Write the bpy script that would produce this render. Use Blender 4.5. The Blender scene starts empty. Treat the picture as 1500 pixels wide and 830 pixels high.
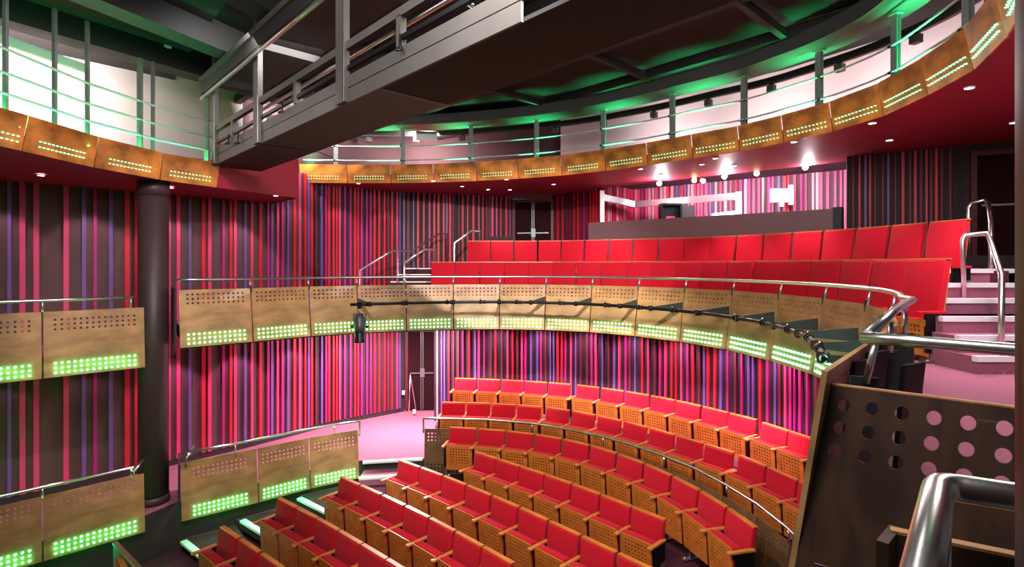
import bpy, bmesh, math, random
from mathutils import Vector, Matrix
random.seed(7)
S=bpy.context.scene; COL=S.collection
F=800.0; HY=389.0; E=4.6            # focal length and horizon in pixels, eye height above the lowest floor
def V(x,y,h): return Vector((x,y,E-h))           # h = metres below the eye
def at(px,py,h):                                   # point at level h seen at this pixel
    Z=F*h/(py-HY); return ((px-750)/F*Z, Z)
def atd(px,Z): return ((px-750)/F*Z, Z)
PI=math.pi
# ------------------------------------------------------------------ materials
def nt(name):
    m=bpy.data.materials.new(name); m.use_nodes=True
    n=m.node_tree; return m,n,n.nodes['Principled BSDF']
def mat(name,col,rough=.5,metal=0,var=0,scale=8,bump=0,bscale=60,spec=.5,stretch=None,col2=None,coat=0,emit=None,es=0,sheen=0):
    m,n,b=nt(name)
    b.inputs['Base Color'].default_value=(*col,1); b.inputs['Roughness'].default_value=rough
    b.inputs['Metallic'].default_value=metal; b.inputs['Specular IOR Level'].default_value=spec
    if coat: b.inputs['Coat Weight'].default_value=coat
    if sheen: b.inputs['Sheen Weight'].default_value=sheen
    if emit: b.inputs['Emission Color'].default_value=(*emit,1); b.inputs['Emission Strength'].default_value=es
    if var or bump:
        tc=n.nodes.new('ShaderNodeTexCoord'); mp=n.nodes.new('ShaderNodeMapping'); n.links.new(tc.outputs['Object'],mp.inputs[0])
        if stretch: mp.inputs['Scale'].default_value=stretch
    if var:
        t=n.nodes.new('ShaderNodeTexNoise'); t.inputs['Scale'].default_value=scale; t.inputs['Detail'].default_value=5
        n.links.new(mp.outputs[0],t.inputs['Vector'])
        r=n.nodes.new('ShaderNodeValToRGB'); n.links.new(t.outputs['Fac'],r.inputs[0])
        c2=col2 or tuple(c*(1-var) for c in col)
        r.color_ramp.elements[0].position=.35; r.color_ramp.elements[1].position=.68
        r.color_ramp.elements[0].color=(*c2,1); r.color_ramp.elements[1].color=(*[min(1,c*(1+var*.4)) for c in col],1)
        n.links.new(r.outputs[0],b.inputs['Base Color'])
    if bump:
        t=n.nodes.new('ShaderNodeTexNoise'); t.inputs['Scale'].default_value=bscale
        n.links.new(mp.outputs[0],t.inputs['Vector'])
        bp=n.nodes.new('ShaderNodeBump'); bp.inputs['Strength'].default_value=bump; bp.inputs['Distance'].default_value=.01
        n.links.new(t.outputs['Fac'],bp.inputs['Height']); n.links.new(bp.outputs[0],b.inputs['Normal'])
    return m
M={}
M['seat']=mat('red_fabric',(.50,.007,.020),.75,bump=.15,bscale=300,var=.08,scale=30,spec=.10,sheen=.06)
M['seatwood']=mat('seat_ply',(.60,.165,.026),.38,var=.25,scale=5,stretch=(1,1,2),coat=.1)
M['armwood']=mat('arm_wood',(.62,.20,.05),.35,var=.25,scale=9,coat=.2)
M['ply']=mat('stained_ply',(.50,.27,.105),.42,var=.42,scale=2.6,stretch=(1,1,2.2),coat=.12)
M['plyor']=mat('orange_ply',(.74,.25,.045),.40,var=.6,scale=3.0,stretch=(1,1,1.3),coat=.15)
M['plydk']=mat('dark_ply',(.060,.027,.015),.45,var=.5,scale=4,stretch=(3,3,.8),coat=.15)
M['railp']=mat('painted_tube_rail',(.55,.56,.56),.45,.2)
M['plymid']=mat('shaded_ply',(.17,.085,.035),.45,var=.4,scale=3,coat=.1)  # darker copy of the stained ply, shade put into its colour
M['plyedge']=mat('ply_edge',(.55,.26,.10),.5,var=.3,scale=20)
M['steel']=mat('brushed_steel',(.88,.87,.86),.28,1,bump=.03,bscale=200)
M['chrome']=mat('chrome',(.8,.8,.8),.12,1)
M['black']=mat('black_metal',(.012,.012,.014),.35,.6)
M['grey']=mat('dark_grey_metal',(.05,.055,.06),.45,.3)
M['legmetal']=mat('grey_cast_metal',(.25,.25,.26),.4,.7)
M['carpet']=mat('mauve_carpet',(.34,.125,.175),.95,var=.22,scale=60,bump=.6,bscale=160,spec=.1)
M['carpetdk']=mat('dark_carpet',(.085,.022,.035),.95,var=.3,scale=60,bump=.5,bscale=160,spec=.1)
M['nosing']=mat('aluminium_nosing',(.80,.80,.80),.5,0,bump=.2,bscale=300)
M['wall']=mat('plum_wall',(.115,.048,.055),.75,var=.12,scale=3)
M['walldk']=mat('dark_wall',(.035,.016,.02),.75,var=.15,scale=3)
M['soffit']=mat('crimson_soffit',(.44,.014,.042),.55,var=.06,scale=1)
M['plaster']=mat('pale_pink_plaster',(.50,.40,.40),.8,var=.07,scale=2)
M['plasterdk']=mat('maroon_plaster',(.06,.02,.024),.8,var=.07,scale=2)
M['ceil']=mat('black_ceiling',(.010,.009,.009),.85,var=.15,scale=1)
M['ceilp']=mat('charcoal_ceiling_panel',(.016,.0135,.013),.8,var=.12,scale=.8)
M['beam']=mat('black_beam',(.013,.0125,.013),.6,var=.1,scale=2)
M['bridge']=mat('bridge_grey_paint',(.085,.075,.070),.5,.25,var=.12,scale=3)
M['bridgeu']=mat('bridge_underside',(.030,.0285,.027),.6,.1,var=.2,scale=1.5)
M['post']=mat('galvanised_post',(.22,.235,.23),.5,.3,var=.15,scale=6)
M['booth']=mat('booth_panel',(.23,.115,.13),.55,var=.05,scale=3)
M['boothd']=mat('booth_dark',(.02,.018,.03),.6)
M['white']=mat('white_paint',(.8,.78,.78),.5)
M['blue']=mat('violet_paint',(.07,.05,.17),.6)
M['door']=mat('dark_door',(.022,.004,.005),.8,spec=.1)
M['ribN']=mat('rib_black',(.022,.010,.014),.7)
M['bulk']=mat('bulkhead_grey',(.045,.048,.046),.6)
M['doorf']=mat('red_door_frame',(.10,.006,.010),.5)
M['column']=mat('column_paint',(.06,.030,.032),.5,var=.1,scale=2)
M['ribR']=mat('rib_red',(.62,.012,.035),.5)
M['ribK']=mat('rib_pink',(.72,.05,.16),.5)
M['ribM']=mat('rib_magenta',(.45,.012,.16),.5)
M['ribP']=mat('rib_purple',(.17,.075,.28),.5)
M['ribD']=mat('rib_maroon',(.17,.010,.03),.6)
M['ribW']=mat('rib_rose',(.70,.27,.34),.5)
def emis(name,c,s):
    m,n,b=nt(name); b.inputs['Base Color'].default_value=(*c,1); b.inputs['Emission Color'].default_value=(*c,1); b.inputs['Emission Strength'].default_value=s; return m
M['led']=emis('green_led',(.06,1.0,.24),20)
M['ledw']=emis('pale_green_led',(.15,1.0,.36),8)
M['ledf']=emis('fascia_led',(.30,1.0,.52),1.5)
M['rowdark']=mat('led_backing',(.01,.01,.01),.6)
M['lampon']=emis('lamp_face',(1,.95,.92),90)
M['lampsm']=emis('small_lamp_face',(1,.88,.85),12)
M['lampwarm']=emis('warm_lamp',(1,.72,.35),30)
M['tube']=emis('fluorescent',(1,1,.97),26)
# ------------------------------------------------------------------ mesh building
class MB:
    def __init__(s): s.bm=bmesh.new(); s.mi=0; s.mats=[]
    def m(s,name):
        if name not in s.mats: s.mats.append(name)
        s.mi=s.mats.index(name); return s
    def face(s,vs,smooth=False):
        try:
            f=s.bm.faces.new(vs); f.material_index=s.mi; f.smooth=smooth; return f
        except ValueError: return None
    def v(s,p): return s.bm.verts.new(p)
    def hexa(s,p):    # 8 points: bottom 4 ccw, top 4 ccw
        v=[s.v(q) for q in p]
        for a in ((3,2,1,0),(4,5,6,7),(0,1,5,4),(1,2,6,5),(2,3,7,6),(3,0,4,7)): s.face([v[i] for i in a])
        return s
    def box(s,x0,x1,y0,y1,z0,z1):
        return s.hexa([(x0,y0,z0),(x1,y0,z0),(x1,y1,z0),(x0,y1,z0),(x0,y0,z1),(x1,y0,z1),(x1,y1,z1),(x0,y1,z1)])
    def bar(s,a,b,w,t,up=(0,0,1)):   # rectangular bar between two points, w across, t along up
        a=Vector(a);b=Vector(b);d=(b-a).normalized();u=Vector(up); sd=d.cross(u)
        if sd.length<1e-4: sd=d.cross(Vector((1,0,0)))
        sd.normalize(); u=sd.cross(d).normalized()
        sd=sd*w/2;u=u*t/2
        return s.hexa([a-sd-u,a+sd-u,b+sd-u,b-sd-u,a-sd+u,a+sd+u,b+sd+u,b-sd+u])
    def tube(s,pts,r,n=10,cap=True,closed=False):
        pts=[Vector(p) for p in pts]; rings=[]; N=len(pts)
        ref=Vector((0,0,1)); prev=None
        for i,p in enumerate(pts):
            if i==0: t=pts[1]-p
            elif i==N-1: t=p-pts[i-1]
            else: t=(pts[i+1]-p).normalized()+(p-pts[i-1]).normalized()
            t.normalize()
            if prev is None:
                a=t.cross(ref)
                if a.length<.1: a=t.cross(Vector((1,0,0)))
                a.normalize()
            else:
                a=prev-t*prev.dot(t); a.normalize()
            prev=a; b=t.cross(a)
            k=1.0
            if 0<i<N-1:
                c=(pts[i+1]-p).normalized().dot((p-pts[i-1]).normalized()); k=1/max(.5,math.sqrt(max(.01,(1+c)/2)))
            rr=r[i] if isinstance(r,(list,tuple)) else r
            rings.append([s.v(p+(a*math.cos(2*PI*j/n)+b*math.sin(2*PI*j/n))*rr*(k if k<1.3 else 1.2)) for j in range(n)])
        for i in range(N-1):
            for j in range(n): s.face([rings[i][j],rings[i][(j+1)%n],rings[i+1][(j+1)%n],rings[i+1][j]],True)
        if cap: s.face(rings[0][::-1]); s.face(rings[-1])
        return s
    def cyl(s,a,b,r,n=14,r2=None): return s.tube([a,b],[r,r if r2 is None else r2],n)
    def prism(s,poly,z0,z1,side=None):         # poly: list of (x,y)
        b=[s.v((x,y,z0)) for x,y in poly]; t=[s.v((x,y,z1)) for x,y in poly]; n=len(poly)
        f=s.face(b[::-1]); g=s.face(t)
        if side: s.m(side)
        for i in range(n): s.face([b[i],b[(i+1)%n],t[(i+1)%n],t[i]])
        return s
    def strip(s,path,z0,z1,th,side=1):   # wall of thickness th on the outer side of a path
        o=offset(path,th*side)
        for i in range(len(path)-1):
            a,b,c,d=path[i],path[i+1],o[i+1],o[i]
            s.hexa([(*a,z0),(*b,z0),(*c,z0),(*d,z0),(*a,z1),(*b,z1),(*c,z1),(*d,z1)])
        return s
    def build(s,name,material=None,parent=None,bevel=0,smooth=False):
        bm=s.bm; bmesh.ops.remove_doubles(bm,verts=bm.verts,dist=1e-5) if len(bm.verts)<4000 else None
        ng=[f for f in bm.faces if len(f.verts)>6]
        if ng: bmesh.ops.triangulate(bm,faces=ng)
        bmesh.ops.recalc_face_normals(bm,faces=bm.faces)
        me=bpy.data.meshes.new(name); bm.to_mesh(me); bm.free()
        if s.mats:
            for k in s.mats: me.materials.append(M[k])
        else: me.materials.append(M[material])
        o=bpy.data.objects.new(name,me); COL.objects.link(o)
        if parent is not None: o.parent=parent
        if bevel:
            b=o.modifiers.new('Bevel','BEVEL'); b.width=bevel; b.segments=2; b.limit_method='ANGLE'
        return o
def tag(o,label,cat,group=None):
    o['label']=label; o['category']=cat
    if group: o['group']=group
    return o
def struct(o): o['kind']='structure'; return o
def thing(name,label,cat,loc=(0,0,0),rz=0,group=None):
    o=bpy.data.objects.new(name,None); COL.objects.link(o); o.location=loc; o.rotation_euler=(0,0,rz); o.empty_display_size=.1
    return tag(o,label,cat,group)
def wb(mb,root):       # world-space mesh -> local space of an unrotated root
    bmesh.ops.translate(mb.bm,verts=mb.bm.verts,vec=-Vector(root.location)); return mb
def offset(path,d):
    out=[]
    for i,p in enumerate(path):
        a=Vector(path[max(0,i-1)]); b=Vector(path[min(len(path)-1,i+1)])
        if 0<i<len(path)-1:
            t1=(Vector(p)-a).normalized(); t2=(b-Vector(p)).normalized(); t=(t1+t2).normalized(); k=1/max(.6,t.dot(t1))
        else: t=(b-a).normalized(); k=1
        out.append((p[0]-t.y*d*k,p[1]+t.x*d*k))   # + = left of travel
    return out
def catmull(pts,n=6):
    P=[Vector(p) for p in pts]; P=[2*P[0]-P[1]]+P+[2*P[-1]-P[-2]]; out=[]
    for i in range(1,len(P)-2):
        for k in range(n):
            t=k/n;p0,p1,p2,p3=P[i-1:i+3]
            q=.5*((2*p1)+(-p0+p2)*t+(2*p0-5*p1+4*p2-p3)*t*t+(-p0+3*p1-3*p2+p3)*t**3); out.append(tuple(q))
    out.append(tuple(P[-2])); return out
def arclen(path):
    L=[0]
    for i in range(1,len(path)): L.append(L[-1]+(Vector(path[i])-Vector(path[i-1])).length)
    return L
def along(path,L,s):
    s=max(0,min(L[-1],s))
    for i in range(1,len(path)):
        if s<=L[i] or i==len(path)-1:
            a=Vector(path[i-1]);b=Vector(path[i]);t=(s-L[i-1])/max(1e-6,L[i]-L[i-1])
            return a+(b-a)*t,(b-a).normalized()
def hitray(path,px):   # where the ray of a pixel column crosses a plan path
    k=(px-750)/F
    for i in range(len(path)-1):
        a=path[i];b=path[i+1]; fa=a[0]-k*a[1]; fb=b[0]-k*b[1]
        if fa*fb<=0 and a[1]>0 and b[1]>0 and fa!=fb:
            t=fa/(fa-fb); return (a[0]+(b[0]-a[0])*t,a[1]+(b[1]-a[1])*t)
    return None
ORD=['first','second','third','fourth','fifth','sixth','seventh','eighth','ninth','tenth','eleventh','twelfth','thirteenth','fourteenth','fifteenth','sixteenth','seventeenth','eighteenth','nineteenth','twentieth']
# ------------------------------------------------------------------ perforated board
def perf(mb,A,B,C,D,th,xs,ys,holes,r,nrm,nq=8):
    """A,B bottom left/right, C,D top right/left; xs, ys grid lines in metres; holes = set of (i,j) cells; r hole radius"""
    A,B,C,D=map(Vector,(A,B,C,D)); W=xs[-1];H=ys[-1]
    def P(x,y,k):
        u=x/W;v=y/H
        return (A*(1-u)+B*u)*(1-v)+(D*(1-u)+C*u)*v+nrm*(th*k)
    cache={}
    def gv(i,j,k):
        key=(i,j,k)
        if key not in cache: cache[key]=mb.v(P(xs[i],ys[j],k))
        return cache[key]
    nx=len(xs)-1;ny=len(ys)-1
    for i in range(nx):
        for j in range(ny):
            if (i,j) in holes:
                cx=(xs[i]+xs[i+1])/2;cy=(ys[j]+ys[j+1])/2; rings=[]
                m=nq//4
                for k in (0,1):
                    c=[mb.v(P(cx+r*math.cos(2*PI/nq*q),cy+r*math.sin(2*PI/nq*q),k)) for q in range(nq)]
                    rings.append(c)
                    cor=[gv(i+1,j+1,k),gv(i,j+1,k),gv(i,j,k),gv(i+1,j,k)]
                    for q in range(4):
                        fv=[cor[q],cor[(q+1)%4]] if False else [cor[(q-1)%4],cor[q]]
                        fv+= [c[(q*m+m//2-e)%nq] for e in range(m+1)]
                        mb.face(fv if k else fv[::-1])
                for q in range(nq): mb.face([rings[0][q],rings[0][(q+1)%nq],rings[1][(q+1)%nq],rings[1][q]])
            else:
                for k in (0,1):
                    fv=[gv(i,j,k),gv(i+1,j,k),gv(i+1,j+1,k),gv(i,j+1,k)]; mb.face(fv if k else fv[::-1])
    for i in range(nx):
        for j in (0,ny): mb.face([gv(i,j,0),gv(i+1,j,0),gv(i+1,j,1),gv(i,j,1)])
    for j in range(ny):
        for i in (0,nx): mb.face([gv(i,j,0),gv(i,j+1,0),gv(i,j+1,1),gv(i,j,1)])
    return P
def lines(total,m0,n,cell):
    return [0]+[m0+cell*i for i in range(n+1)]+[total]
def panel(a,b,ta,tb,hb,ht,label,name='balustrade',material='ply',group=None,rows=((.022,3),(.60,3)),ncol=12,led=(0,),ledmat='led',r=.0165,gap=.010,cell=.0685,glow=True,vis=True,ledr=None,rowh=.064):
    """board between plan points a,b (bottom) and ta,tb (top), faces the side on the right of a->b"""
    A=V(*a,hb);B=V(*b,hb);C=V(*tb,ht);D=V(*ta,ht)
    d=(B-A).normalized(); W=(B-A).length-2*gap; A=A+d*gap;B=B-d*gap
    d2=(C-D).normalized(); D=D+d2*gap;C=C-d2*gap
    H=((A+B)/2-(C+D)/2).length
    nrm=(D-A).cross(B-A).normalized()       # towards the back
    if nrm.dot(Vector((-(B-A).y,(B-A).x,0)))<0: nrm=-nrm
    root=thing(name,label,'balustrade panel',loc=tuple((A+B)/2),group=group)
    if cell is None: cell=min(.068,W*.86/ncol)
    ncol=min(ncol,int(W*.93/cell)); xs=[0,(W-cell*ncol)/2]+[(W-cell*ncol)/2+cell*(i+1) for i in range(ncol)]+[W]
    ys=[0]; cells=set(); ledcells=[]
    for ri,(y0,n) in enumerate(rows):
        y0=y0*H/.83 if H<.7 or H>.9 else y0
        if y0>ys[-1]+1e-6: ys.append(y0)
        for k in range(n):
            j=len(ys)-1; ys.append(ys[-1]+rowh)
            for i in range(ncol):
                cells.add((i+1,j))
                if ri in led: ledcells.append((i+1,j))
    ys.append(H)
    mb=MB(); P=perf(mb,A,B,C,D,.018,xs,ys,cells,r,nrm); board=wb(mb,root).build('board',material,root)
    if ledcells:
        mb=MB().m('rowdark'); mb.m(ledmat); rr=(ledr or r)*.88
        js=sorted({j for i,j in ledcells}); cols=range(1,ncol+1); gc={}
        def Q(x,y,k):
            return P(x,y,0)+nrm*k
        def gv(i,j):
            if (i,j) not in gc: gc[(i,j)]=mb.v(Q(xs[i],ys[j],.021))
            return gc[(i,j)]
        for j in js:
            for i in cols:
                cx=(xs[i]+xs[i+1])/2; cy=(ys[j]+ys[j+1])/2
                def ring(rad,k): return [mb.v(Q(cx+rad*math.cos(PI/4*q),cy+rad*math.sin(PI/4*q),k)) for q in range(8)]
                c0=ring(rr,.021);c1=ring(rr,.002);c2=ring(rr*.6,-.024)
                cor=[gv(i+1,j),gv(i+1,j+1),gv(i,j+1),gv(i,j)]; mb.m('rowdark')
                for q in range(4): mb.face([cor[q],cor[(q+1)%4],c0[(2*q+1)%8],c0[(2*q)%8],c0[(2*q-1)%8]])
                mb.m(ledmat)
                for q in range(8):
                    mb.face([c0[q],c0[(q+1)%8],c1[(q+1)%8],c1[q]]); mb.face([c1[q],c1[(q+1)%8],c2[(q+1)%8],c2[q]])
                mb.face(c2)
        o=wb(mb,root).build('led_strip',None,root); o['label']='strip of glowing green lights behind the lower holes'
    return root
# ------------------------------------------------------------------ plan curves
midp=[(263,509.7),(371.2,500.1),(455.8,491.8),(525,487.2),(595.7,484),(664.6,482.0),(731.4,481.6),(797.6,482.8),(863.3,486),(929.5,491.8),(995.6,500.1),(1062.6,511.5),(1127.6,528),(1189.2,548)]
MID=[at(x,y,1.17) for x,y in midp]
MIDR=[MID[-1],(3.10,5.0),(2.76,4.2),(2.24,3.4),(1.60,2.66),(.94,1.90)]
MIDALL=MID+MIDR[1:]
MIDT=offset(MIDALL,.12)       # tops lean outward  (left of travel = outward, travelling left->right over the back)
upp=[(387.9,266.7),(439.3,267.4),(509,268.1),(572.9,268),(635.5,267.2),(698.7,264.9),(759.6,261.6),(823.2,256.9),(887.2,250),(949.3,242),(1015.1,232),(1083.7,221.9),(1148.4,208.9),(1220.3,192.6),(1294.4,169.8),(1359.4,139.5),(1426.3,102.6),(1474.7,54.2)]
UP=[at(x,y,-1.85) for x,y in upp]+[(3.35,3.45),(2.7,2.55)]
upl=[(-82,196),(32.5,221),(137.3,245),(234.1,263),(318,274.6)]
UPL=[at(x,y,-1.3) for x,y in upl]
# outer wall
WL=[(-10.2,6.0),(-7.9,8.4),(-6.6,9.83),(-5.5,11.0),(-4.25,12.6),(-2.75,13.9)]
# row B2 (rear balcony row) backs
r2=[(685,353.5),(718.5,353.5),(753,353.5),(788,353.4),(823,353.2),(858,352.5),(893,351.8),(929.5,351),(967,350),(1005,349),(1042.5,347.8),(1082,346),(1123,344),(1165,341.5),(1210,338.8),(1258,335.5),(1309,331.7),(1364,327),(1428,321.5)]
B2=[at(x,y,-.53) for x,y in r2]
# ------------------------------------------------------------------ setting : floors
def slab(poly,h,th,m,name='floor'):
    mb=MB().m(m); mb.prism(poly,E-h-th,E-h,'walldk'); return struct(mb.build(name))
lowring_px=[(620,613),(640,612.8),(709.3,614.2),(778.6,620),(830.6,628.7),(882.6,639.7),(925.8,651.9),(971.6,667.9),(1017.4,686.2),(1063,710.3),(1109,738.9),(1153,774),(1190,812)]
LR=[at(x,y,2.92) for x,y in lowring_px]
LLp=[(265,664),(345,650),(440,631),(490,622),(527,617)]
LL=[at(x,y,2.92) for x,y in LLp]
# mid slab
back_mid=[(8.6,3.0),(9.2,9.0),(7.6,12.6),(3.6,15.6),(-.4,15.2),(-2.75,14.1),(-4.35,12.75),(-5.6,11.15),(-6.15,9.95)]
poly=offset(MIDALL,.10)[1:]+[(1.6,1.45),(3.6,1.5)]+back_mid
poly=[(MIDALL[0][0]+.02,MIDALL[0][1]+.16)]+poly
slab(poly,1.0,.20,'carpet')
# lower slab: from lower ring outward
lowfront=offset(LL,.14)+offset(LR,.05)+[(4.4,4.6),(8,5),(9,9),(7,12),(3,15.5),(-.5,15.2),(-2.75,14.1),(-4.35,12.75),(-5.6,11.15),(-6.75,10.0),(-8.1,8.55),(-10.3,6.2),(-7.8,6.1),(-5.45,8.08)]
slab(lowfront,3.7,.9,'carpet')
# left galleries: middle level slab
G1=(-5.35,7.98);G2=(-6.16,7.17);G3=(-6.97,6.36);G4=(-7.9,5.43)
slab([(-5.5,8.10),(-6.5,9.2),(-6.9,9.6),(-8.2,8.2),(-10.3,6.0),(-8.0,5.6)],1.28,.14,'carpet')
# ------------------------------------------------------------------ seats
def seat_meshes(tall):
    W=.505; me={}
    def sb(name,mb,m,bev=0,sub=False):
        o=mb.build(name,m,None,bevel=0); 
        if bev:
            bm=bmesh.new(); bm.from_mesh(o.data)
            bmesh.ops.bevel(bm,geom=[e for e in bm.edges if e.calc_face_angle(0)>.6],offset=bev,segments=2,profile=.6,affect='EDGES')
            for f in bm.faces: f.smooth=True
            bm.to_mesh(o.data); bm.free()
        d=o.data; bpy.data.objects.remove(o); return d
    if tall: bt,bb,pt,pb,ah=1.065,.40,.44,.06,.50
    else: bt,bb,pt,pb,ah=.85,.38,.64,.20,.60
    rec=.10*(bt-bb)/.47
    # backrest cushion: front at y<0 (faces -y); top leans to +y
    def slabx(x0,x1,zb,zt,yb,yt,th):   # leaning slab, y of its front face at bottom/top
        return [(x0,yb,zb),(x1,yb,zb),(x1,yb+th,zb),(x0,yb+th,zb),(x0,yt,zt),(x1,yt,zt),(x1,yt+th,zt),(x0,yt+th,zt)]
    h=W/2
    yb=-.02-rec; yt=-.075
    mb=MB(); mb.hexa(slabx(-h+.012,h-.012,bb,bt-.008,yb-.02,yt,.07)); me['backrest']=(sb('backrest',mb,'seat',.018),)
    mb=MB(); mb.hexa(slabx(-h+.022,h-.022,bb-.02,bt+.006,yb+.052,yt+.055 if not tall else yt+.06,.016)); mb.hexa(slabx(-h+.008,h-.008,bt-.004,bt+.010,yt+.015,yt+.018,.055)); me['back_shell']=(sb('back_shell',mb,'armwood' if tall else 'seatwood'),)
    # tipped-up seat: cushion behind, ply shell with holes in front
    y0=-.29 if not tall else -.26
    py=y0-.02
    mb=MB(); mb.hexa([(-h+.03,py+.02,pb+.04),(h-.03,py+.02,pb+.04),(h-.03,py+.14,pb+.05),(-h+.03,py+.14,pb+.05),(-h+.03,py-.005,pt+.012),(h-.03,py-.005,pt+.012),(h-.03,py+.125,pt-.01),(-h+.03,py+.125,pt-.01)]); me['seat_cushion']=(sb('seat_cushion',mb,'seat',.02),)
    mb=MB(); w=h-.022
    A=Vector((-w,py+.02,pb));B=Vector((w,py+.02,pb));C=Vector((w,py-.012,pt));D=Vector((-w,py-.012,pt))
    WW=2*w;HH=(D-A).length; nc=7;nr=6 if not tall else 5; cell=.048
    xs=lines(WW,(WW-nc*cell)/2,nc,cell); yy0=HH-.05-nr*cell; ys=[0,max(.02,yy0)]+[max(.02,yy0)+cell*(k+1) for k in range(nr)]+[HH]
    perf(mb,A,B,C,D,.014,xs,ys,{(i+1,j+1) for i in range(nc) for j in range(nr)},.0145,Vector((0,-1,0)))
    mb.m('rowdark') if False else None
    mb2=mb; mb2.mats=['seatwood','rowdark']; mb2.mi=1; mb2.hexa([(-w+.02,py+.023,pb+.02),(w-.02,py+.023,pb+.02),(w-.02,py+.027,pb+.02),(-w+.02,py+.027,pb+.02),(-w+.02,py-.006,pt-.02),(w-.02,py-.006,pt-.02),(w-.02,py-.002,pt-.02),(-w+.02,py-.002,pt-.02)])
    me['seat_shell']=(sb('seat_shell',mb,None),)
    mb=MB(); mb.hexa([(-.028,-.40,ah),(.028,-.40,ah),(.024,-.06,ah),(-.024,-.06,ah),(-.028,-.40,ah+.028),(.028,-.40,ah+.028),(.024,-.06,ah+.03),(-.024,-.06,ah+.03)]); me['armrest']=(sb('armrest',mb,'armwood' if not tall else 'seat',.006),)
    # pedestal: side plate + foot
    mb=MB().m('black'); mb.box(-.014,.014,-.30,-.07,.24 if not tall else .1,ah)
    mb.m('legmetal'); mb.hexa([(-.018,-.20,0),(.018,-.20,0),(.018,-.13,0),(-.018,-.13,0),(-.018,-.17,.36),(.018,-.17,.36),(.018,-.07,.36),(-.018,-.07,.36)])
    mb.box(-.03,.03,-.30,-.03,0,.014); mb.m('chrome'); mb.cyl((-.03,-.2,.28),(.03,-.2,.28),.028,12); mb.cyl((0,-.27,.014),(0,-.27,.03),.018,8)
    me['pedestal']=(sb('pedestal',mb,None),)
    return me
SM={False:seat_meshes(False),True:seat_meshes(True)}
def put_seat(a,b,floor_h,label,group,tall=False,last=False):
    a=Vector(a);b=Vector(b); c=(a+b)/2; t=(b-a).normalized(); L=(b-a).length
    rz=math.atan2(t.y,t.x)
    root=thing('theatre_seat',label,'seat',(c.x,c.y,E-floor_h),rz,group)
    def ch(k,dx=0):
        o=bpy.data.objects.new(k,SM[tall][k][0]); COL.objects.link(o); o.parent=root; o.location=(dx,0,0); return o
    for k in ('backrest','back_shell','seat_cushion','seat_shell'): ch(k)
    ch('armrest',-L/2); ch('pedestal',-L/2)
    if last: ch('armrest',L/2); ch('pedestal',L/2)
    return root
def ext(P,n=1):
    P=list(P)
    for _ in range(n): P.append((2*P[-1][0]-P[-2][0],2*P[-1][1]-P[-2][1]))
    return P
ROWS=[
 ('R1',2.50,[[(666,553.5),(700.3,554.2),(734.8,555.6),(769.1,557.3),(803.8,559.4),(838,562.5)],[(844.5,562.9),(882,567.3),(917.8,572.2),(955.1,578.4),(992.9,585.5),(1031.1,594.6),(1071.9,604.3),(1111.5,614.8)],[(1119.2,618.2),(1160.4,630.8),(1203,645.5)]],'rear stalls row by the striped wall','pink-lit'),
 ('R2',2.80,[[(646.6,588.5),(683,588.5),(720.2,589.7),(757.9,592.3),(795,595.1)],[(800.3,595.5),(838.4,600),(877.4,607),(916,615.6),(953.7,625.8),(993.4,636.6),(1035.3,649.3),(1079,663)],[(1084.9,665.6),(1129.5,683.5),(1175,703),(1224,727)]],'stalls row just behind the curved handrail','red'),
 ('R3',2.90,[[(658.2,624.9),(702,626.3),(743.1,629.6),(784.5,634),(828,640.9),(869,650.5),(909,663),(949.3,677.6),(990.9,695.8),(1032.4,717.9),(1074,743.5),(1112.5,773)]],'row just in front of the curved handrail','bright red'),
 ('R4',3.15,[[(698.7,660.8),(730,671.2),(764.3,681.8),(801.2,693),(840.2,707),(884.3,723.3),(929.4,742),(977.5,760)]],'second row below the curved handrail','shaded dark red'),
 ('R5',3.22,[[(586.7,672.7),(619.2,683.6),(651.7,695.1),(686,708.9),(724.8,725.1),(765,741.4),(806.6,761.3),(855.4,783.5),(907.8,808.2)]],'third row below the curved handrail','bright red'),
 ('R6',3.31,[[(501,696.9),(530.7,708.9),(563.2,723.3),(597.5,739.6),(633.6,756.8),(671.6,777),(711.3,799.2)]],'fourth row below the curved handrail','shaded dark red'),
 ('R7',3.40,[[(411.4,728),(440,742),(469.2,757.6),(500,775),(534.3,795.6),(570.4,817.3)]],'fifth row below the curved handrail','shaded dark red'),
 ('R8',3.50,[[(327,768.5),(355.9,787.3),(386,808)]],'sixth row below the curved handrail','red'),
]
RP={}
EXT={'R5':1,'R6':1,'R7':1,'R8':1}
for key,h,segs,desc,colr in ROWS:
    segs=[[at(x,y,h) for x,y in sg] for sg in segs]
    if key in EXT: segs[-1]=ext(segs[-1],EXT[key])
    # smooth slightly each segment (moving average on interior points)
    for sg in segs:
        for _ in range(2):
            q=list(sg)
            for i in range(1,len(sg)-1): q[i]=((sg[i-1][0]+2*sg[i][0]+sg[i+1][0])/4,(sg[i-1][1]+2*sg[i][1]+sg[i+1][1])/4)
            sg[:]=q
    RP[key]=[p for sg in segs for p in sg]
    k=0
    for sg in segs:
        for i in range(len(sg)-1):
            put_seat(sg[i],sg[i+1],h+.85,'%s seat, %s from left in %s'%(colr,ORD[k],desc),'flip-up seats in the stalls',last=(i==len(sg)-2)); k+=1
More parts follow.
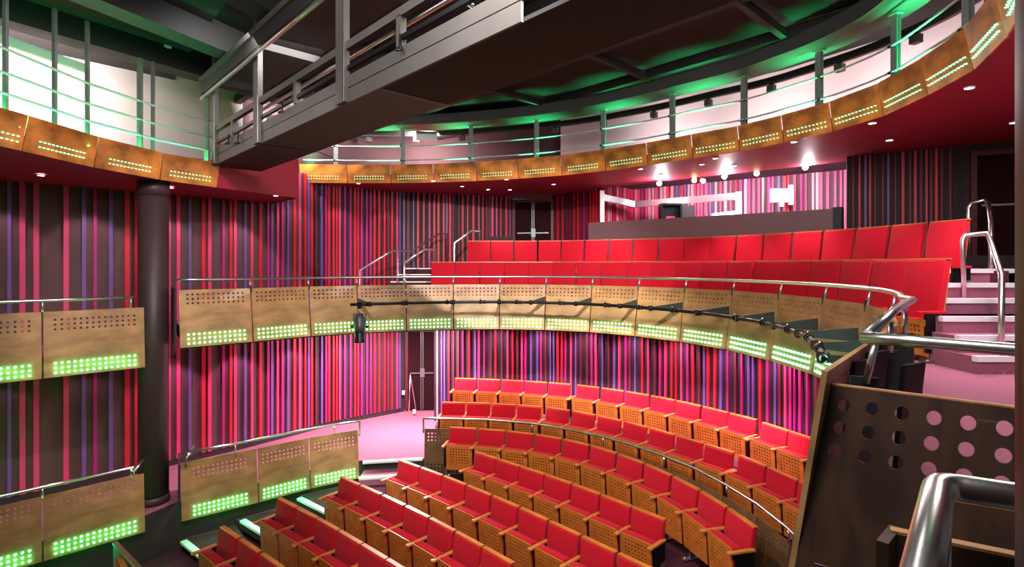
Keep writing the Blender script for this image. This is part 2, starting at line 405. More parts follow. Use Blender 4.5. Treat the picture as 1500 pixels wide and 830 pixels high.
# balcony rows
B1c=offset(catmull([(2*B2[0][0]-B2[1][0]-.8,B2[0][1]+.05)]+B2+[(2*B2[-1][0]-B2[-2][0],2*B2[-1][1]-B2[-2][1])],4),-.85)
B1x=[632.5,667.3,703,739,774.3,809.6,845.5,883,919,955,991.5,1030,1070,1110,1151,1194,1239.5,1286.5,1338,1393]
B1=[hitray(B1c,x) for x in B1x]
for i in range(len(B1)-1):
    put_seat(B1[i],B1[i+1],.995,'red high-backed seat, %s from left in the front balcony row'%ORD[i],'high-backed seats on the balcony',tall=True,last=(i==len(B1)-2))
for i in range(len(B2)-1):
    put_seat(B2[i],B2[i+1],.53,'red high-backed seat, %s from left in the rear balcony row'%ORD[i],'high-backed seats on the balcony',tall=True,last=(i==len(B2)-2))
# corner seat beside the grey barrier
put_seat((-4.86,6.80),(-4.49,6.42),4.44,'red and orange seat corner beside the grey barrier at lower left','flip-up seats in the stalls')
# ------------------------------------------------------------------ stalls terraces
def terrace(front,h,name='floor',nos=None):
    """front: path of the front edge left->right; slab fills behind it"""
    poly=list(front)+[(front[-1][0]+3,front[-1][1]+3.5),(2.5,13.5),(-3.5,12.5),(front[0][0]-.2,front[0][1]+1.0)]
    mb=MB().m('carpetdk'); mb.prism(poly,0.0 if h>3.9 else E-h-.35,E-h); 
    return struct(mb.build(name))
def extl(P,dl,dr):
    P=list(P); a=Vector(P[0])-Vector(P[1]); a.normalize(); b=Vector(P[-1])-Vector(P[-2]); b.normalize()
    return [tuple(Vector(P[0])+a*dl)]+P+[tuple(Vector(P[-1])+b*dr)]
slab([(-12,2),(4.6,2),(6,8),(0,12),(-12,9)],4.42,.18,'carpetdk')
slab([(-12,-1),(1.5,-1),(-1.2,5.2),(-5.2,9),(-12,9)],4.45,.12,'carpetdk')
def inner(path,off): return offset(path,off)
terr=[('R8',4.34,.95,1.6),('R7',4.25,1.35,2.0),('R6',4.16,1.35,2.0)]
def toring(P,dr):
    P=extl(P,.05,dr); d=(Vector(P[0])-Vector(P[1])).normalized(); q=Vector(P[0]); a=Vector(LL[0]);
    for _ in range(60):
        k=min(range(len(LL)-1),key=lambda i:((Vector(LL[i])+Vector(LL[i+1]))/2-q).length)
        a=Vector(LL[k]);b=Vector(LL[k+1]); t=(b-a).normalized(); 
        if (q-a).dot(Vector((-t.y,t.x)))>-.10: break
        q+=d*.03
    P[0]=tuple(q); return P
t8=toring(offset(RP['R8'],.05),1.2); t7=toring(offset(RP['R7'],.05),1.5); t6=toring(offset(RP['R6'],.05),2.2); t5=extl(offset(RP['R5'],.06),.55,1.5); t4=extl(offset(RP['R4'],.06),.3,.6)
def ring_poly(front,h):
    # from front edge back to the lower ring wall
    back=[p for p in offset(LR,.02)[::-1]]+[p for p in offset(LL,.02)[::-1]]
    # keep the part of the ring behind the front's ends
    a=Vector(front[0]);b=Vector(front[-1])
    def nearest(P,q): return min(range(len(P)),key=lambda i:(Vector(P[i])-q).length)
    i0=nearest(back,b);i1=nearest(back,a)
    bk=back[i0:i1+1] if i0<i1 else back[i1:i0+1]
    return list(front)+bk
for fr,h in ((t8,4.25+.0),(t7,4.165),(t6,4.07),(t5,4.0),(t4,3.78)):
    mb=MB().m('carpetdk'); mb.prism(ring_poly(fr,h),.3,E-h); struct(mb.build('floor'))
def nosing(a,b,h,label,w=.085):
    a=Vector((*a,E-h+.004));b=Vector((*b,E-h+.004))
    mb=MB(); d=(b-a).normalized(); s=Vector((-d.y,d.x,0))
    mb.hexa([a-s*.01-Vector((0,0,.03)),b-s*.01-Vector((0,0,.03)),b-Vector((0,0,.03)),a-Vector((0,0,.03)),a-s*.01,b-s*.01,b-s*.0,a-s*.0])
    mb.hexa([a-s*.01-Vector((0,0,.004)),b-s*.01-Vector((0,0,.004)),b+s*w-Vector((0,0,.004)),a+s*w-Vector((0,0,.004)),a-s*.01+Vector((0,0,.006)),b-s*.01+Vector((0,0,.006)),b+s*w+Vector((0,0,.006)),a+s*w+Vector((0,0,.006))])
    return tag(mb.build('step_nosing','nosing'),label,'step edge','metal step edges')
nosing(t8[0],t8[2],4.25,'metal step edge in front of the lowest row end at lower left')
nosing(t7[0],t7[2],4.165,'green-lit metal step edge, middle of three by the lower perforated panels')
nosing(t6[0],t6[2],4.07,'green-lit metal step edge, uppermost by the lower perforated panels')
# steps at the gap in the lower ring
ga=LL[-1];gb=LR[0]
def lerp2(a,b,t): return (a[0]+(b[0]-a[0])*t,a[1]+(b[1]-a[1])*t)
na=(ga[0]+.05,ga[1]+.02);nb=(gb[0]-.02,gb[1]+.02)
nosing(na,nb,3.7,'long pale step edge at the top of the aisle gap')
s1a=(na[0]+.02,na[1]-.34);s1b=(nb[0]+.05,nb[1]-.34)
mb=MB().m('carpet'); mb.prism([s1a,s1b,(nb[0]+.05,nb[1]+.1),(na[0],na[1]+.1)],E-4.3,E-3.87); struct(mb.build('floor'))
nosing(s1a,s1b,3.87,'second pale step edge below the aisle gap')
# platform below rear stalls row (R1)
pf=offset(RP['R2'],.07); pf=[p for i,p in enumerate(pf)]
poly=pf+[(5.6,8.2),(6.4,9.5),(3.6,14),(-1.6,14.2),(-1.62,pf[0][1]+.2)]
mb=MB().m('carpet'); mb.prism(poly,E-3.7,E-3.35); struct(mb.build('floor'))
# balcony platform for rear row + top landing
pf=offset(B1,.10)
poly=[(B1[0][0]-.05,B1[0][1]+.15)]+pf[1:-1]+[(4.30,5.66),(6.2,5.66),(8.9,9),(7.4,12.4),(3.6,15.5),(-.4,15.1),(-1.35,14.7),(-1.25,12.9)]
mb=MB().m('carpet'); mb.prism(poly,E-1.0,E-.52); struct(mb.build('floor'))
pf=offset(B2,.45)
poly=pf+[(5.6,6.4),(7.0,6.4),(8.9,9),(7.4,12.4),(3.6,15.5),(-.4,15.1),(-.7,13.3)]
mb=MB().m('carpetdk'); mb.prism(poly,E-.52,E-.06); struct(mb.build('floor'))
# right balcony stairs
st=thing('balcony_stairs','short carpeted stairs with pale nosings at right of balcony rows','stairs',(4.9,5.4,E-1.0))
steps=[(.84,5.03),(.68,5.28),(.52,5.53)]; steps2=[(.36,5.90),(.20,6.15),(.04,6.40)]
for h,y in steps+steps2:
    base=1.0 if h>.5 else .52
    x0,x1=4.28,6.0
    k=(y-5.03)*.16
    mb=MB(); mb.box(x0+k,x1,y,y+.5 if h>.04 else 7.2,E-base,E-h); wb(mb,st).build('step','carpetdk' if False else 'carpet',st)
    mb=MB(); mb.box(x0+k-.004,x1,y-.012,y+.05,E-h-.045,E-h+.006); wb(mb,st).build('nosing','nosing',st)
st=thing('balcony_stairs','short carpeted stairs beside the striped wall at left of balcony rows','stairs',(-2.3,12.2,E-1.0))
for k,(h,y) in enumerate(((.84,11.35),(.68,11.65),(.52,11.95),(.36,12.35),(.20,12.65),(.06,12.95))):
    mb=MB(); mb.box(-3.05+.1*k,-1.75 if k<3 else -1.40,y,y+.5,E-.995,E-h); wb(mb,st).build('step','carpetdk',st)
    mb=MB(); mb.box(-3.05+.1*k,-1.75 if k<3 else -1.40,y-.012,y+.05,E-h-.02,E-h+.006); wb(mb,st).build('nosing','nosing',st)
# ------------------------------------------------------------------ balcony panels
n=len(MIDALL)
for i in range(n-1):
    if i<13: lab='perforated plywood balcony panel with green lights, %s from the left on middle tier'%ORD[i]
    else: lab='perforated plywood balcony panel near the handrail corner, %s of the middle tier'%ORD[i]
    panel(MIDALL[i],MIDALL[i+1],MIDT[i],MIDT[i+1],1.17,.35,lab,group='middle tier front panels',ledmat='ledw',ncol=12 if i<3 else 11)
# the lower ring: left part and right part
def low_panels(P,desc,hb,ht,idxs,grp,lean=.10,**k):
    T=offset(P,lean)
    for i,q in enumerate(idxs): panel(P[q],P[q+1],T[q],T[q+1],hb,ht,desc%ORD[i],group=grp,**k)
LLj=[hitray(LL,x) or LL[0] for x in (268,379,455)]+[LL[-1]]
LLj=[LL[0]]+LLj[1:]
low_panels(LLj,'perforated plywood panel with bright green lights, %s from left beside the aisle gap',3.98,3.10,(0,1,2),'lower tier front panels')
Lr=arclen(LR); nP=12; LRj=[tuple(along(LR,Lr,Lr[-1]*i/nP)[0]) for i in range(nP+1)]
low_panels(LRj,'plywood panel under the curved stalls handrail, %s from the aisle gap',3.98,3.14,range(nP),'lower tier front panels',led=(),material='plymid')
for (hb,ht,lv) in ((1.48,.61,'middle'),(3.88,3.05,'lower')):
    for i,(a,b,ta,tb) in enumerate(((G2,G1,None,None),(G3,G2,None,None),(G4,G3,None,None))):
        T=offset([a,b],.07)
        panel(a,b,T[0],T[1],hb,ht,'perforated panel with green lights on left %s gallery, %s from the column'%(lv,ORD[i]),group='left gallery front panels',ncol=14,cell=.068,r=.016)
# near end panel of the middle tier, facing the camera
EA=(.94,1.93);EB=(1.50,1.63)
EA=(.93,1.92)
ra=Vector((EA[0],EA[1]));dv=Vector((.355,-.315)).normalized()
def endpanel():
    TA=Vector((1.105,1.90,0)); D=V(1.105,1.90,.412); C=D+Vector((dv.x,dv.y,0))*.95; A=V(.925,1.90-.03,1.25); B=A+Vector((dv.x,dv.y,0))*1.13
    root=thing('end_balustrade','dark perforated plywood end panel below the near steel handrail','balcony panel',tuple((A+B)/2))
    W=(B-A).length;H=(D-A).length; nrm=(D-A).cross(B-A).normalized()
    if nrm.y<0: nrm=-nrm
    cell=.096; xs=[0,.012]+[.012+cell*(k+1) for k in range(9)]+[W]
    rowh=.079; ys=[0,H-.024-3*rowh]+[H-.024-(2-k)*rowh for k in range(3)]+[H]
    cells={(i+1,j+1) for i in range(9) for j in range(3)}
    mb=MB(); perf(mb,A,B,C,D,.02,xs,ys,cells,.0225,nrm,16); wb(mb,root).build('board','plydk',root)
    mb=MB(); mb.bar(D+nrm*.01+Vector((0,0,.002)),C+nrm*.01+Vector((0,0,.002)),.021,.005); wb(mb,root).build('edge_strip','plyedge',root)['label']='pale orange ply top edge'
    mb=MB(); mb.bar(A+nrm*.05-(B-A).normalized()*.008,D+nrm*.05-(B-A).normalized()*.008,.07,.012,up=(1,0,0)); wb(mb,root).build('side_edge','plydk',root)
endpanel()
# ------------------------------------------------------------------ upper fascia
def fascia(P,hb,ht,desc,grp,lean=-.08):
    T=offset(P,lean)
    for i in range(len(P)-1):
        panel(P[i],P[i+1],T[i],T[i+1],hb,ht,desc%ORD[i],name='fascia',material='plyor',group=grp,rows=((.12,2),),ncol=12,led=(0,),ledmat='ledf',cell=.058,r=.011,rowh=.062)
fascia(UP,-1.85,-2.25,'orange perforated fascia board, %s from the bridge on the upper tier','upper tier fascia boards')
fascia(UPL,-1.3,-1.7,'orange perforated fascia board left of the bridge, %s from the left edge','left upper fascia boards')
# soffits, upper gallery floors
sp=[(x,y) for x,y in offset(UP,.02)]
bk=[(2.7,2.2),(9.5,2.5),(9.6,9.2),(6.05,9.65),(2.10,13.15),(1.5,15.6),(-2.75,14.15),(-4.3,12.7),(-5.3,11.6),(-4.1,10.5)]
mb=MB().m('soffit'); mb.prism(sp+bk[:-1]+[(-4.1,10.5)],E+1.86,E+2.05); struct(mb.build('ceiling'))
spl=[(x,y) for x,y in offset(UPL,.02)]
mb=MB().m('soffit'); mb.prism(spl+[(-4.10,10.5),(-5.3,11.75),(-5.6,11.15),(-6.6,10.0),(-8.1,8.55),(-10.4,6.1),(-9,4)],E+1.32,E+1.48); struct(mb.build('ceiling'))
mb=MB().m('soffit'); mb.strip([UPL[-1],(-4.10,10.5),(-5.2,11.7)],E+1.30,E+2.04,.04,1); struct(mb.build('trim_1'))
# booth ceiling
mb=MB().m('boothd'); mb.prism([(2.1,13.15),(6.05,9.65),(8.0,11.2),(3.3,15.6),(1.7,14.4)],E+2.06,E+2.2); struct(mb.build('ceiling'))
# upper-left gallery back fill (floor top)
# ------------------------------------------------------------------ ribbed walls
def ribwall(path,hb,ht,name,base='wall',ribs=None,dens=.12,seed=1,pal='RRRKKMPPDDW',skirt=True,thick=.1,side=1,wmin=.03,wmax=.055,jit=.35,s0=0,s1=None,fill=False):
    rnd=random.Random(seed)
    mb=MB().m(base); mb.strip(path,E-hb,E-ht,thick,side)
    if skirt: mb.m('walldk'); mb.strip(offset(path,-.02*side),E-hb,E-hb+.11,.02,side)
    L=arclen(path)
    lst=[]
    if ribs:
        for px,c,w in ribs:
            q=hitray(path,px)
            if q is None: continue
            # arc position
            best=min(((Vector(along(path,L,s)[0])-Vector(q)).length,s) for s in [L[-1]*k/600 for k in range(601)])
            lst.append((best[1],c,w))
    s=s0; s1=s1 if s1 is not None else L[-1]-.03
    while s<s1:
        lst.append((s,rnd.choice(pal),rnd.uniform(wmin,wmax))); s+=dens*rnd.uniform(1-jit,1+jit)
    for s,c,w in lst:
        p,t=along(path,L,s); nrm=Vector((t.y,-t.x))*side   # inward
        a=p-t*w/2;b=p+t*w/2;c2=b+nrm*.045;d2=a+nrm*.045
        mb.m('rib'+c); z0=E-hb+(.11 if skirt else 0); z1=E-ht-.01
        mb.hexa([(a.x,a.y,z0),(b.x,b.y,z0),(c2.x,c2.y,z0),(d2.x,d2.y,z0),(a.x,a.y,z1),(b.x,b.y,z1),(c2.x,c2.y,z1),(d2.x,d2.y,z1)])
    return struct(mb.build(name))
LRIB=[(-60,'K',.06),(-25,'R',.05),(13,'P',.05),(32,'K',.07),(53,'K',.07),(96,'K',.07),(122,'P',.06),(138,'M',.05),(161,'P',.06),(185,'R',.075),(200,'R',.08),(247,'K',.05),(261,'K',.06),(277,'P',.05),(297,'R',.065),(306,'K',.06),(326,'M',.05),(337,'R',.05),(344,'K',.05),(358,'P',.05),(368,'K',.045),(380,'R',.055),(392,'M',.05),(397,'P',.05),(405,'K',.045),(413,'M',.05),(421,'P',.045),(430,'R',.065),(438,'K',.05)]
WLc=WL
# arc position where dense ribs start
Lw=arclen(WLc); q=hitray(WLc,444)
sd=min(((Vector(along(WLc,Lw,s)[0])-Vector(q)).length,s) for s in [Lw[-1]*k/800 for k in range(801)])[1]
spt=tuple(along(WLc,Lw,sd)[0]); WA=[p for p in WLc if p[0]<spt[0]-.01]+[spt]; WB=[spt]+[p for p in WLc if p[0]>spt[0]+.01]
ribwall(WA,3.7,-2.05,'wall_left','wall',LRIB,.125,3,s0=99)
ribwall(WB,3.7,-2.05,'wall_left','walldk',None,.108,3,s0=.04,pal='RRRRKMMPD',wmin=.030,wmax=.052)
# middle-tier back wall: to the double door and on to the booth
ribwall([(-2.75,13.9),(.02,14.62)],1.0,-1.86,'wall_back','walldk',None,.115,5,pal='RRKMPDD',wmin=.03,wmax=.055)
ribwall([(1.10,14.45),(2.2,13.35)],.1,-1.86,'wall_back','walldk',None,.125,6,pal='RDDMPRD')
# booth recess walls
ribwall([(2.22,13.62),(3.28,14.75)],1.0,-2.06,'wall_back','walldk',None,.11,8,pal='KRWWMKR',skirt=False)
ribwall([(3.28,14.75),(7.25,11.65)],1.0,-2.06,'wall_back','wall',None,.108,9,pal='KWWRMMPWK',skirt=False,wmin=.04,wmax=.07)
ribwall([(5.78,9.25),(7.05,8.44)],.1,-1.86,'wall_right','walldk',None,.085,10,pal='DDNRPDMR',wmin=.02,wmax=.035,skirt=False)
mb=MB().m('walldk'); mb.strip([(7.25,11.65),(5.80,9.27)],E-.52,E+2.06,.1,-1); struct(mb.build('wall_right'))
# lower tier back wall behind the rear row
lw=offset([RP['R1'][0]]+catmull(RP['R1'][1:],2)[::3],.62)
lw=[( -1.76,13.05)]+[p for p in lw if p[0]>-1.2]+[(5.7,8.3),(5.9,7.4)]
ribwall(lw,3.7,-0.0+1.2,'wall_back','walldk',None,.118,12,pal='KRRMMPPDD',skirt=False,wmin=.03,wmax=.05)
mb=MB().m('walldk'); mb.strip([(-1.76,13.05),(-1.85,14.2)],E-3.7,E-1.2,.1,1); struct(mb.build('wall_back'))
mb=MB().m('ribW'); mb.box(-1.80,-1.76,13.0,13.06,E-3.7,E-1.2); struct(mb.build('trim_2'))
# right wall behind the balcony stairs
mb=MB().m('walldk'); mb.strip([(7.05,8.44),(9.3,7.2),(9.3,2.5)],E-1.0,E+1.86,.12,1); struct(mb.build('wall_right'))
# upper gallery walls (plaster)
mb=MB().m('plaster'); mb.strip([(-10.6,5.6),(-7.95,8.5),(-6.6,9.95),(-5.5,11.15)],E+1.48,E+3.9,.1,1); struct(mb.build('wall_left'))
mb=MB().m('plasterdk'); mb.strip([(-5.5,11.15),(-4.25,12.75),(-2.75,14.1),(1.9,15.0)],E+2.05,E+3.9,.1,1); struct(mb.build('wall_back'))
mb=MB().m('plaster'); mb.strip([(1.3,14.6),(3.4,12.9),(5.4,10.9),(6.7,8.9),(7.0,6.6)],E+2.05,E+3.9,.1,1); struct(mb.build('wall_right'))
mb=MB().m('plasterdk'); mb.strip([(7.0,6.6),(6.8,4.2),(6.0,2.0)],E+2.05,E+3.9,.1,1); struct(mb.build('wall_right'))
# ------------------------------------------------------------------ doors
def dbl_door(name,a,b,hb,ht,glaz=True):
    a=Vector(a);b=Vector(b); t=(b-a).normalized(); nrm=Vector((t.y,-t.x)); L=(b-a).length
    root=bpy.data.objects.new(name,None); COL.objects.link(root); root.location=(*((a+b)/2),E-hb); root['kind']='structure'
    def bx(s0,s1,z0,z1,d0,d1,nm,m):
        p=[a+t*s0+nrm*d0,a+t*s1+nrm*d0,a+t*s1+nrm*d1,a+t*s0+nrm*d1]
        mb=MB(); mb.hexa([(q.x,q.y,z0) for q in p]+[(q.x,q.y,z1) for q in p]); return wb(mb,root).build(nm,m,root)
    z0=E-hb;z1=E-ht
    mb=MB()
    bx(0,.07,z0,z1,-.05,.06,'door_frame','doorf'); bx(L-.07,L,z0,z1,-.05,.06,'door_frame','doorf'); bx(0.07,L-.07,z1-.08,z1,-.05,.06,'door_frame','doorf')
    for s0,s1 in ((.075,L/2-.005),(L/2+.005,L-.075)):
        lf=bx(s0,s1,z0+.01,z1-.085,-.03,.02,'door_leaf','door')
        e=s1-.03 if s0<L/3 else s0+.012
        bx(e,e+.018,z0+.02,z1-.09,.02,.028,'edge_strip','legmetal')
        bx(s0+.05,s1-.05,z0+.95,z0+.98,.04,.065,'push_bar','legmetal')
        bx(e-.01,e+.05,z0+.86,z0+1.08,.02,.06,'latch_case','legmetal')
    return root
dbl_door('door_1',(.02,14.58),(1.10,14.42),.10,-1.76)
dbl_door('door_2',(-2.72,13.95),(-1.88,14.0),3.7,1.6)
dbl_door('door_3',(7.05,8.40),(8.3,7.70),.05,-1.75)
mb=MB().m('walldk'); mb.strip([(-2.75,14.08),(-1.8,14.12)],E-1.7,E-1.0,.1,1); struct(mb.build('wall_back'))
# ------------------------------------------------------------------ columns
def column(x,y,r,h0,h1,label):
    mb=MB(); mb.cyl((x,y,E-h0),(x,y,E-h1),r,36)
    mb.cyl((x,y,E-h1-.22),(x,y,E-h1),r+.012,36); mb.cyl((x,y,E-h0),(x,y,E-h0+.12),r+.015,36)
    return tag(mb.build('column','column'),label,'column')
column(-5.62,8.56,.208,3.7,-1.31,'tall round plum column between the left gallery and curved tier')
column(.668,.4005,.2205,1.3,-3.2,'dark round column cut by the right edge of the picture')
# ------------------------------------------------------------------ handrails
def rail(name,label,pts,r=.021,posts=(),plates=(),cat='handrail',seg=10,pm='steel'):
    root=thing(name,label,cat,tuple(pts[len(pts)//2]))
    mb=MB(); mb.tube(pts,r,12); wb(mb,root).build('rail_tube','steel',root)
    for a,b in posts:
        mb=MB(); mb.cyl(a,b,r*.6,8); wb(mb,root).build('post',pm,root)
    for a,b,w in plates:
        mb=MB(); mb.bar(a,b,w,.012,up=(0,1,0)); wb(mb,root).build('bracket','grey',root)
    return root
# middle tier rail, follows the ring 5 cm outside the panels
mr=catmull(offset(MIDALL[:17],.16),4)
rp=[V(x,y,.208) for x,y in mr]
# dip to the near corner
near=[V(2.42,3.30,.205),V(1.9,2.72,.225),V(1.29,1.98,.252)]
rp=[p for p in rp if p.y>3.45 or p.x<0]+near
posts=[];plates=[]
T=offset(MIDALL,.13)
for i in range(1,16):
    p=T[i]; q=offset(MIDALL,.16)[i]
    posts.append((V(p[0],p[1],.36),V(q[0],q[1],.22))); plates.append((V(p[0]+.0,p[1]+.0,.42),V(p[0],p[1],.31),.05))
for f in (.25,.62):
    a=near[0].lerp(near[2],f); posts.append((a-Vector((0,0,.02)),a-Vector((0,0,.16)))); plates.append((a-Vector((0,0,.15)),a-Vector((0,0,.42)),.09))
rail('handrail','long curved steel handrail above the middle tier panels',rp,.021,posts,plates)
nr=[V(1.25,1.955,.256),V(1.40,1.83,.258),V(1.60,1.665,.262),V(2.0,1.34,.27)]
nposts=[(V(1.285,1.93,.27),V(1.27,1.96,.42))]
rail('handrail','thick steel handrail running from the corner to the right edge',nr,.021,nposts,[(V(1.27,1.97,.40),V(1.25,1.98,.62),.10)])
# black support fins behind the near corner
for i,(x,y) in enumerate(((1.36,2.20),(1.56,2.42),(1.50,2.12),(1.78,2.66))):
    mb=MB(); mb.hexa([(x-.05,y-.04,E-1.0),(x+.05,y+.02,E-1.0),(x+.04,y+.035,E-1.0),(x-.06,y-.025,E-1.0),(x+.0,y-.04,E-.38),(x+.13,y+.03,E-.38),(x+.12,y+.045,E-.38),(x-.01,y-.025,E-.38)])
    tag(mb.build('support_bracket','black'),'black steel panel support, %s behind the near handrail corner'%('nearest','second','lower right','furthest')[i],'bracket','panel supports')
# camera side handrail
c0=V(.672,.86,.345)
def bend(a,b,c,r=.05,n=5):
    a=Vector(a);b=Vector(b);c=Vector(c); p=b+(a-b).normalized()*r;q=b+(c-b).normalized()*r
    return [tuple((p*(1-t)**2+b*2*t*(1-t)+q*t*t)) for t in [k/n for k in range(n+1)]]
e0=V(.672-.65*.72,.86-.76*.72,.345); e1=V(1.02,.665,.345)
rail('handrail','closest steel handrail bending at its corner in the bottom right',[e0]+bend(e0,c0,e1,.03)+[e1],.0215,[(V(.66,.84,.36),V(.66,.84,1.1))])
# near gallery end board
root=thing('gallery_balustrade','dark plywood board below the closest handrail','balcony panel',tuple(V(.75,.9,.9)))
a=V(.645,.93,.455);b=V(1.1,.66,.455); dn=Vector((0,0,-.75)); nn=Vector((.51,.86,0))*.018
mb=MB(); mb.hexa([a+dn,b+dn,b+dn+nn,a+dn+nn,a,b,b+nn,a+nn]); wb(mb,root).build('board','plydk',root)
mb=MB(); mb.hexa([a,b,b+nn,a+nn,a+Vector((0,0,.005)),b+Vector((0,0,.005)),b+nn+Vector((0,0,.005)),a+nn+Vector((0,0,.005))]); wb(mb,root).build('edge_strip','plyedge',root)
a2=V(.60,.90,.452); b2=V(.66,.955,.452)
mb=MB(); mb.hexa([a2+dn,b2+dn,b2+dn+Vector((.012,-.012,0)),a2+dn+Vector((.012,-.012,0)),a2,b2,b2+Vector((.012,-.012,0)),a2+Vector((.012,-.012,0))]); wb(mb,root).build('return_board','plydk',root)
# lower rails
def ringrail(P,h,label,every=3,drop=None,off=.14,hp=.16):
    q=offset(P,off); pts=[V(x,y,h) for x,y in q]; posts=[(V(*q[i],h),V(*q[i],h+hp)) for i in range(1,len(q),every)]
    if drop=='l': pts=[V(*q[0],h+.27)]+pts
    if drop=='r': pts=pts+[V(*q[-1],h+.27)]
    rail('handrail',label,pts,.021,posts)
ringrail(LR,2.92,'curved steel handrail between the stalls rows',2,'l',off=.02)
ringrail(LL,2.92,'steel handrail on the lower panels left of the aisle gap',2,'r',off=.02)
for h,lv in ((.46,'middle'),(2.92,'lower')):
    q=offset([G4,G3,G2,G1],.05)
    e=Vector(q[-1])-Vector((.10,.10))
    rail('handrail','straight steel handrail on the left %s gallery'%lv,[V(*q[0],h),V(*q[1],h),V(*q[2],h),V(e.x,e.y,h)],.021,[(V(*p,h),V(*p,h+.15)) for p in (q[1],q[2],(e.x-.02,e.y-.02))])
# short crossing end rails on lower level
for (x,y),lb in ((( -5.52,7.92),'short steel end rail at the tip of lower left gallery'),((-5.10,8.50),'short steel end rail beside the foot of the plum column')):
    rail('handrail',lb,[V(x+.04,y-.04,2.99),V(x-.10,y+.42,2.94)],.018,[(V(x,y+.05,2.98),V(x,y+.05,3.12))])
# dark end returns
def board(name,label,pts8,m,cat='panel'):
    mb=MB(); mb.hexa(pts8); return tag(mb.build(name,m),label,cat)
def vboard(a,b,h0,h1,th,label,m,name='end_board'):
    a=Vector(a);b=Vector(b); t=(b-a).normalized(); s=Vector((-t.y,t.x))*th
    q=[a,b,b+s,a+s]; return board(name,label,[(*p,E-h0) for p in q]+[(*p,E-h1) for p in q],m)
vboard((-4.79,7.80),(-6.05,9.75),1.22,.36,.03,'dark end board closing the middle tier by the column','walldk')
vboard((-5.16,8.50),(-5.5,9.05),3.7,3.1,.03,'dark end board closing the lower panels by the column','walldk')
# stair handrails at left of balcony
def hrail(label,px,Z,r=.02):
    pts=[]
    for (x,y) in px:
        X,_=atd(x,Z) if not isinstance(Z,(list,tuple)) else (0,0); pts.append(Vector((X,Z,E-(y-HY)*Z/F)))
    return rail('handrail',label,pts,r)
def hr3(label,pp,r=.02,posts=()):
    pts=[Vector(((x-750)/F*Z,Z,E-(y-HY)*Z/F)) for x,y,Z in pp]
    ps=[(Vector(((x-750)/F*Z,Z,E-(y-HY)*Z/F)),Vector(((x-750)/F*Z,Z,E-(y2-HY)*Z/F))) for x,y,y2,Z in posts]
    return rail('handrail',label,pts,r,ps)
hr3('long stepped steel stair handrail along the striped wall',[(527,461,11.0),(527,396,11.0),(575,367,12.0),(604,367,12.5),(642,342.5,13.3),(655,342.5,13.6),(655,397,13.6)],.02,[(583,367,456,12.1)])
hr3('short steel stair handrail at the left end of the front balcony row',[(592,459,11.0),(592,385,11.0),(622,365.5,11.6),(637,365.5,11.9),(637,424,11.9)],.022)
hr3('short steel handrail at the left end of the rear balcony row',[(665.5,424,12.0),(665.5,356,12.0),(690,338.5,12.7),(702,338.5,12.9),(702,393,12.9)],.022)
# stair handrails at right of balcony
hr3('shiny steel stair handrail looped at the end of the front balcony row',[(1413,457,6.1),(1410,352,6.1),(1414,344,6.1),(1446,342,5.95),(1449,347,5.9),(1467,402,5.13),(1467,548,5.05)],.023)
hr3('shiny steel stair handrail looped at the end of the rear balcony row',[(1422,393,7.7),(1419,304,7.7),(1424,297,7.7),(1443,293,7.5),(1448,297,7.4),(1452,325,6.6),(1451,433,6.5)],.023)
mb=MB(); q=at(1413,457,.52); mb.cyl((q[0],q[1],E-.52),(q[0],q[1],E-.508),.075,20); tag(mb.build('rail_flange','steel'),'round steel floor flange at the foot of the looped handrail','flange')
# ------------------------------------------------------------------ grey steel box on top landing
mb=MB(); mb.box(6.05,7.0,7.35,7.45,E-.06,E+.14); tag(mb.build('steel_kick_panel','steel'),'low steel panel on the top landing by the dark door','panel')
# ------------------------------------------------------------------ lighting bar in front of the middle tier
bar_px=[(513,446),(595,443.8),(664,442.4),(731,442.2),(800,443.2),(865,445.5),(930,449.5),(1000,455.5),(1060,463),(1118,473),(1160,484.5),(1186,496),(1200,510),(1206,523)]
BARP=catmull([at(x,y,.64) for x,y in bar_px],3)
root=thing('lighting_bar','long curved black lighting pipe along the middle tier front','lighting bar',tuple(V(*BARP[len(BARP)//2],.64)))
mb=MB(); mb.tube([V(x,y,.64) for x,y in BARP],.025,12); wb(mb,root).build('pipe','black',root)
mb=MB(); mb.cyl(V(*BARP[-1],.64),V(BARP[-1][0]-.015,BARP[-1][1]-.03,.645),.028,14); wb(mb,root).build('end_cap','chrome',root)
Lb=arclen(BARP)
for i in range(3,17):
    j=MIDALL[i] ; jt=offset(MIDALL,.06)[i]
    q=min(BARP,key=lambda p:(p[0]-j[0])**2+(p[1]-j[1])**2)
    a=V(jt[0],jt[1],.62);b=V(q[0],q[1],.64)
    mb=MB(); d=(b-a).normalized(); s=Vector((-d.y,d.x,0))*.006
    mb.hexa([a-s-Vector((0,0,.075)),b-s-Vector((0,0,.025)),b+s-Vector((0,0,.025)),a+s-Vector((0,0,.075)),a-s+Vector((0,0,.055)),b-s+Vector((0,0,.02)),b+s+Vector((0,0,.02)),a+s+Vector((0,0,.055))])
    wb(mb,root).build('support_arm','grey',root)
    mb=MB(); t=Vector((*along(BARP,Lb,0)[1],0)); mb.cyl(b-Vector((.03,0,0)),b+Vector((.03,0,0)),.042,10); wb(mb,root).build('clamp','black',root)
rc=random.Random(4)
for i in range(15):
    p,t=along(BARP,Lb,Lb[-1]*(i+.5+rc.uniform(-.25,.25))/15)
    c=V(p.x,p.y,.64); t3=Vector((t.x,t.y,0))
    mb=MB().m('black'); mb.cyl(c-t3*.025,c+t3*.025,.037,10); mb.m('chrome'); mb.cyl(c+Vector((0,0,.03)),c+Vector((0,0,.06)),.010,8); mb.m('black'); mb.cyl(c+t3*.05,c+t3*.085,.034,10)
    wb(mb,root).build('clamp',None,root)
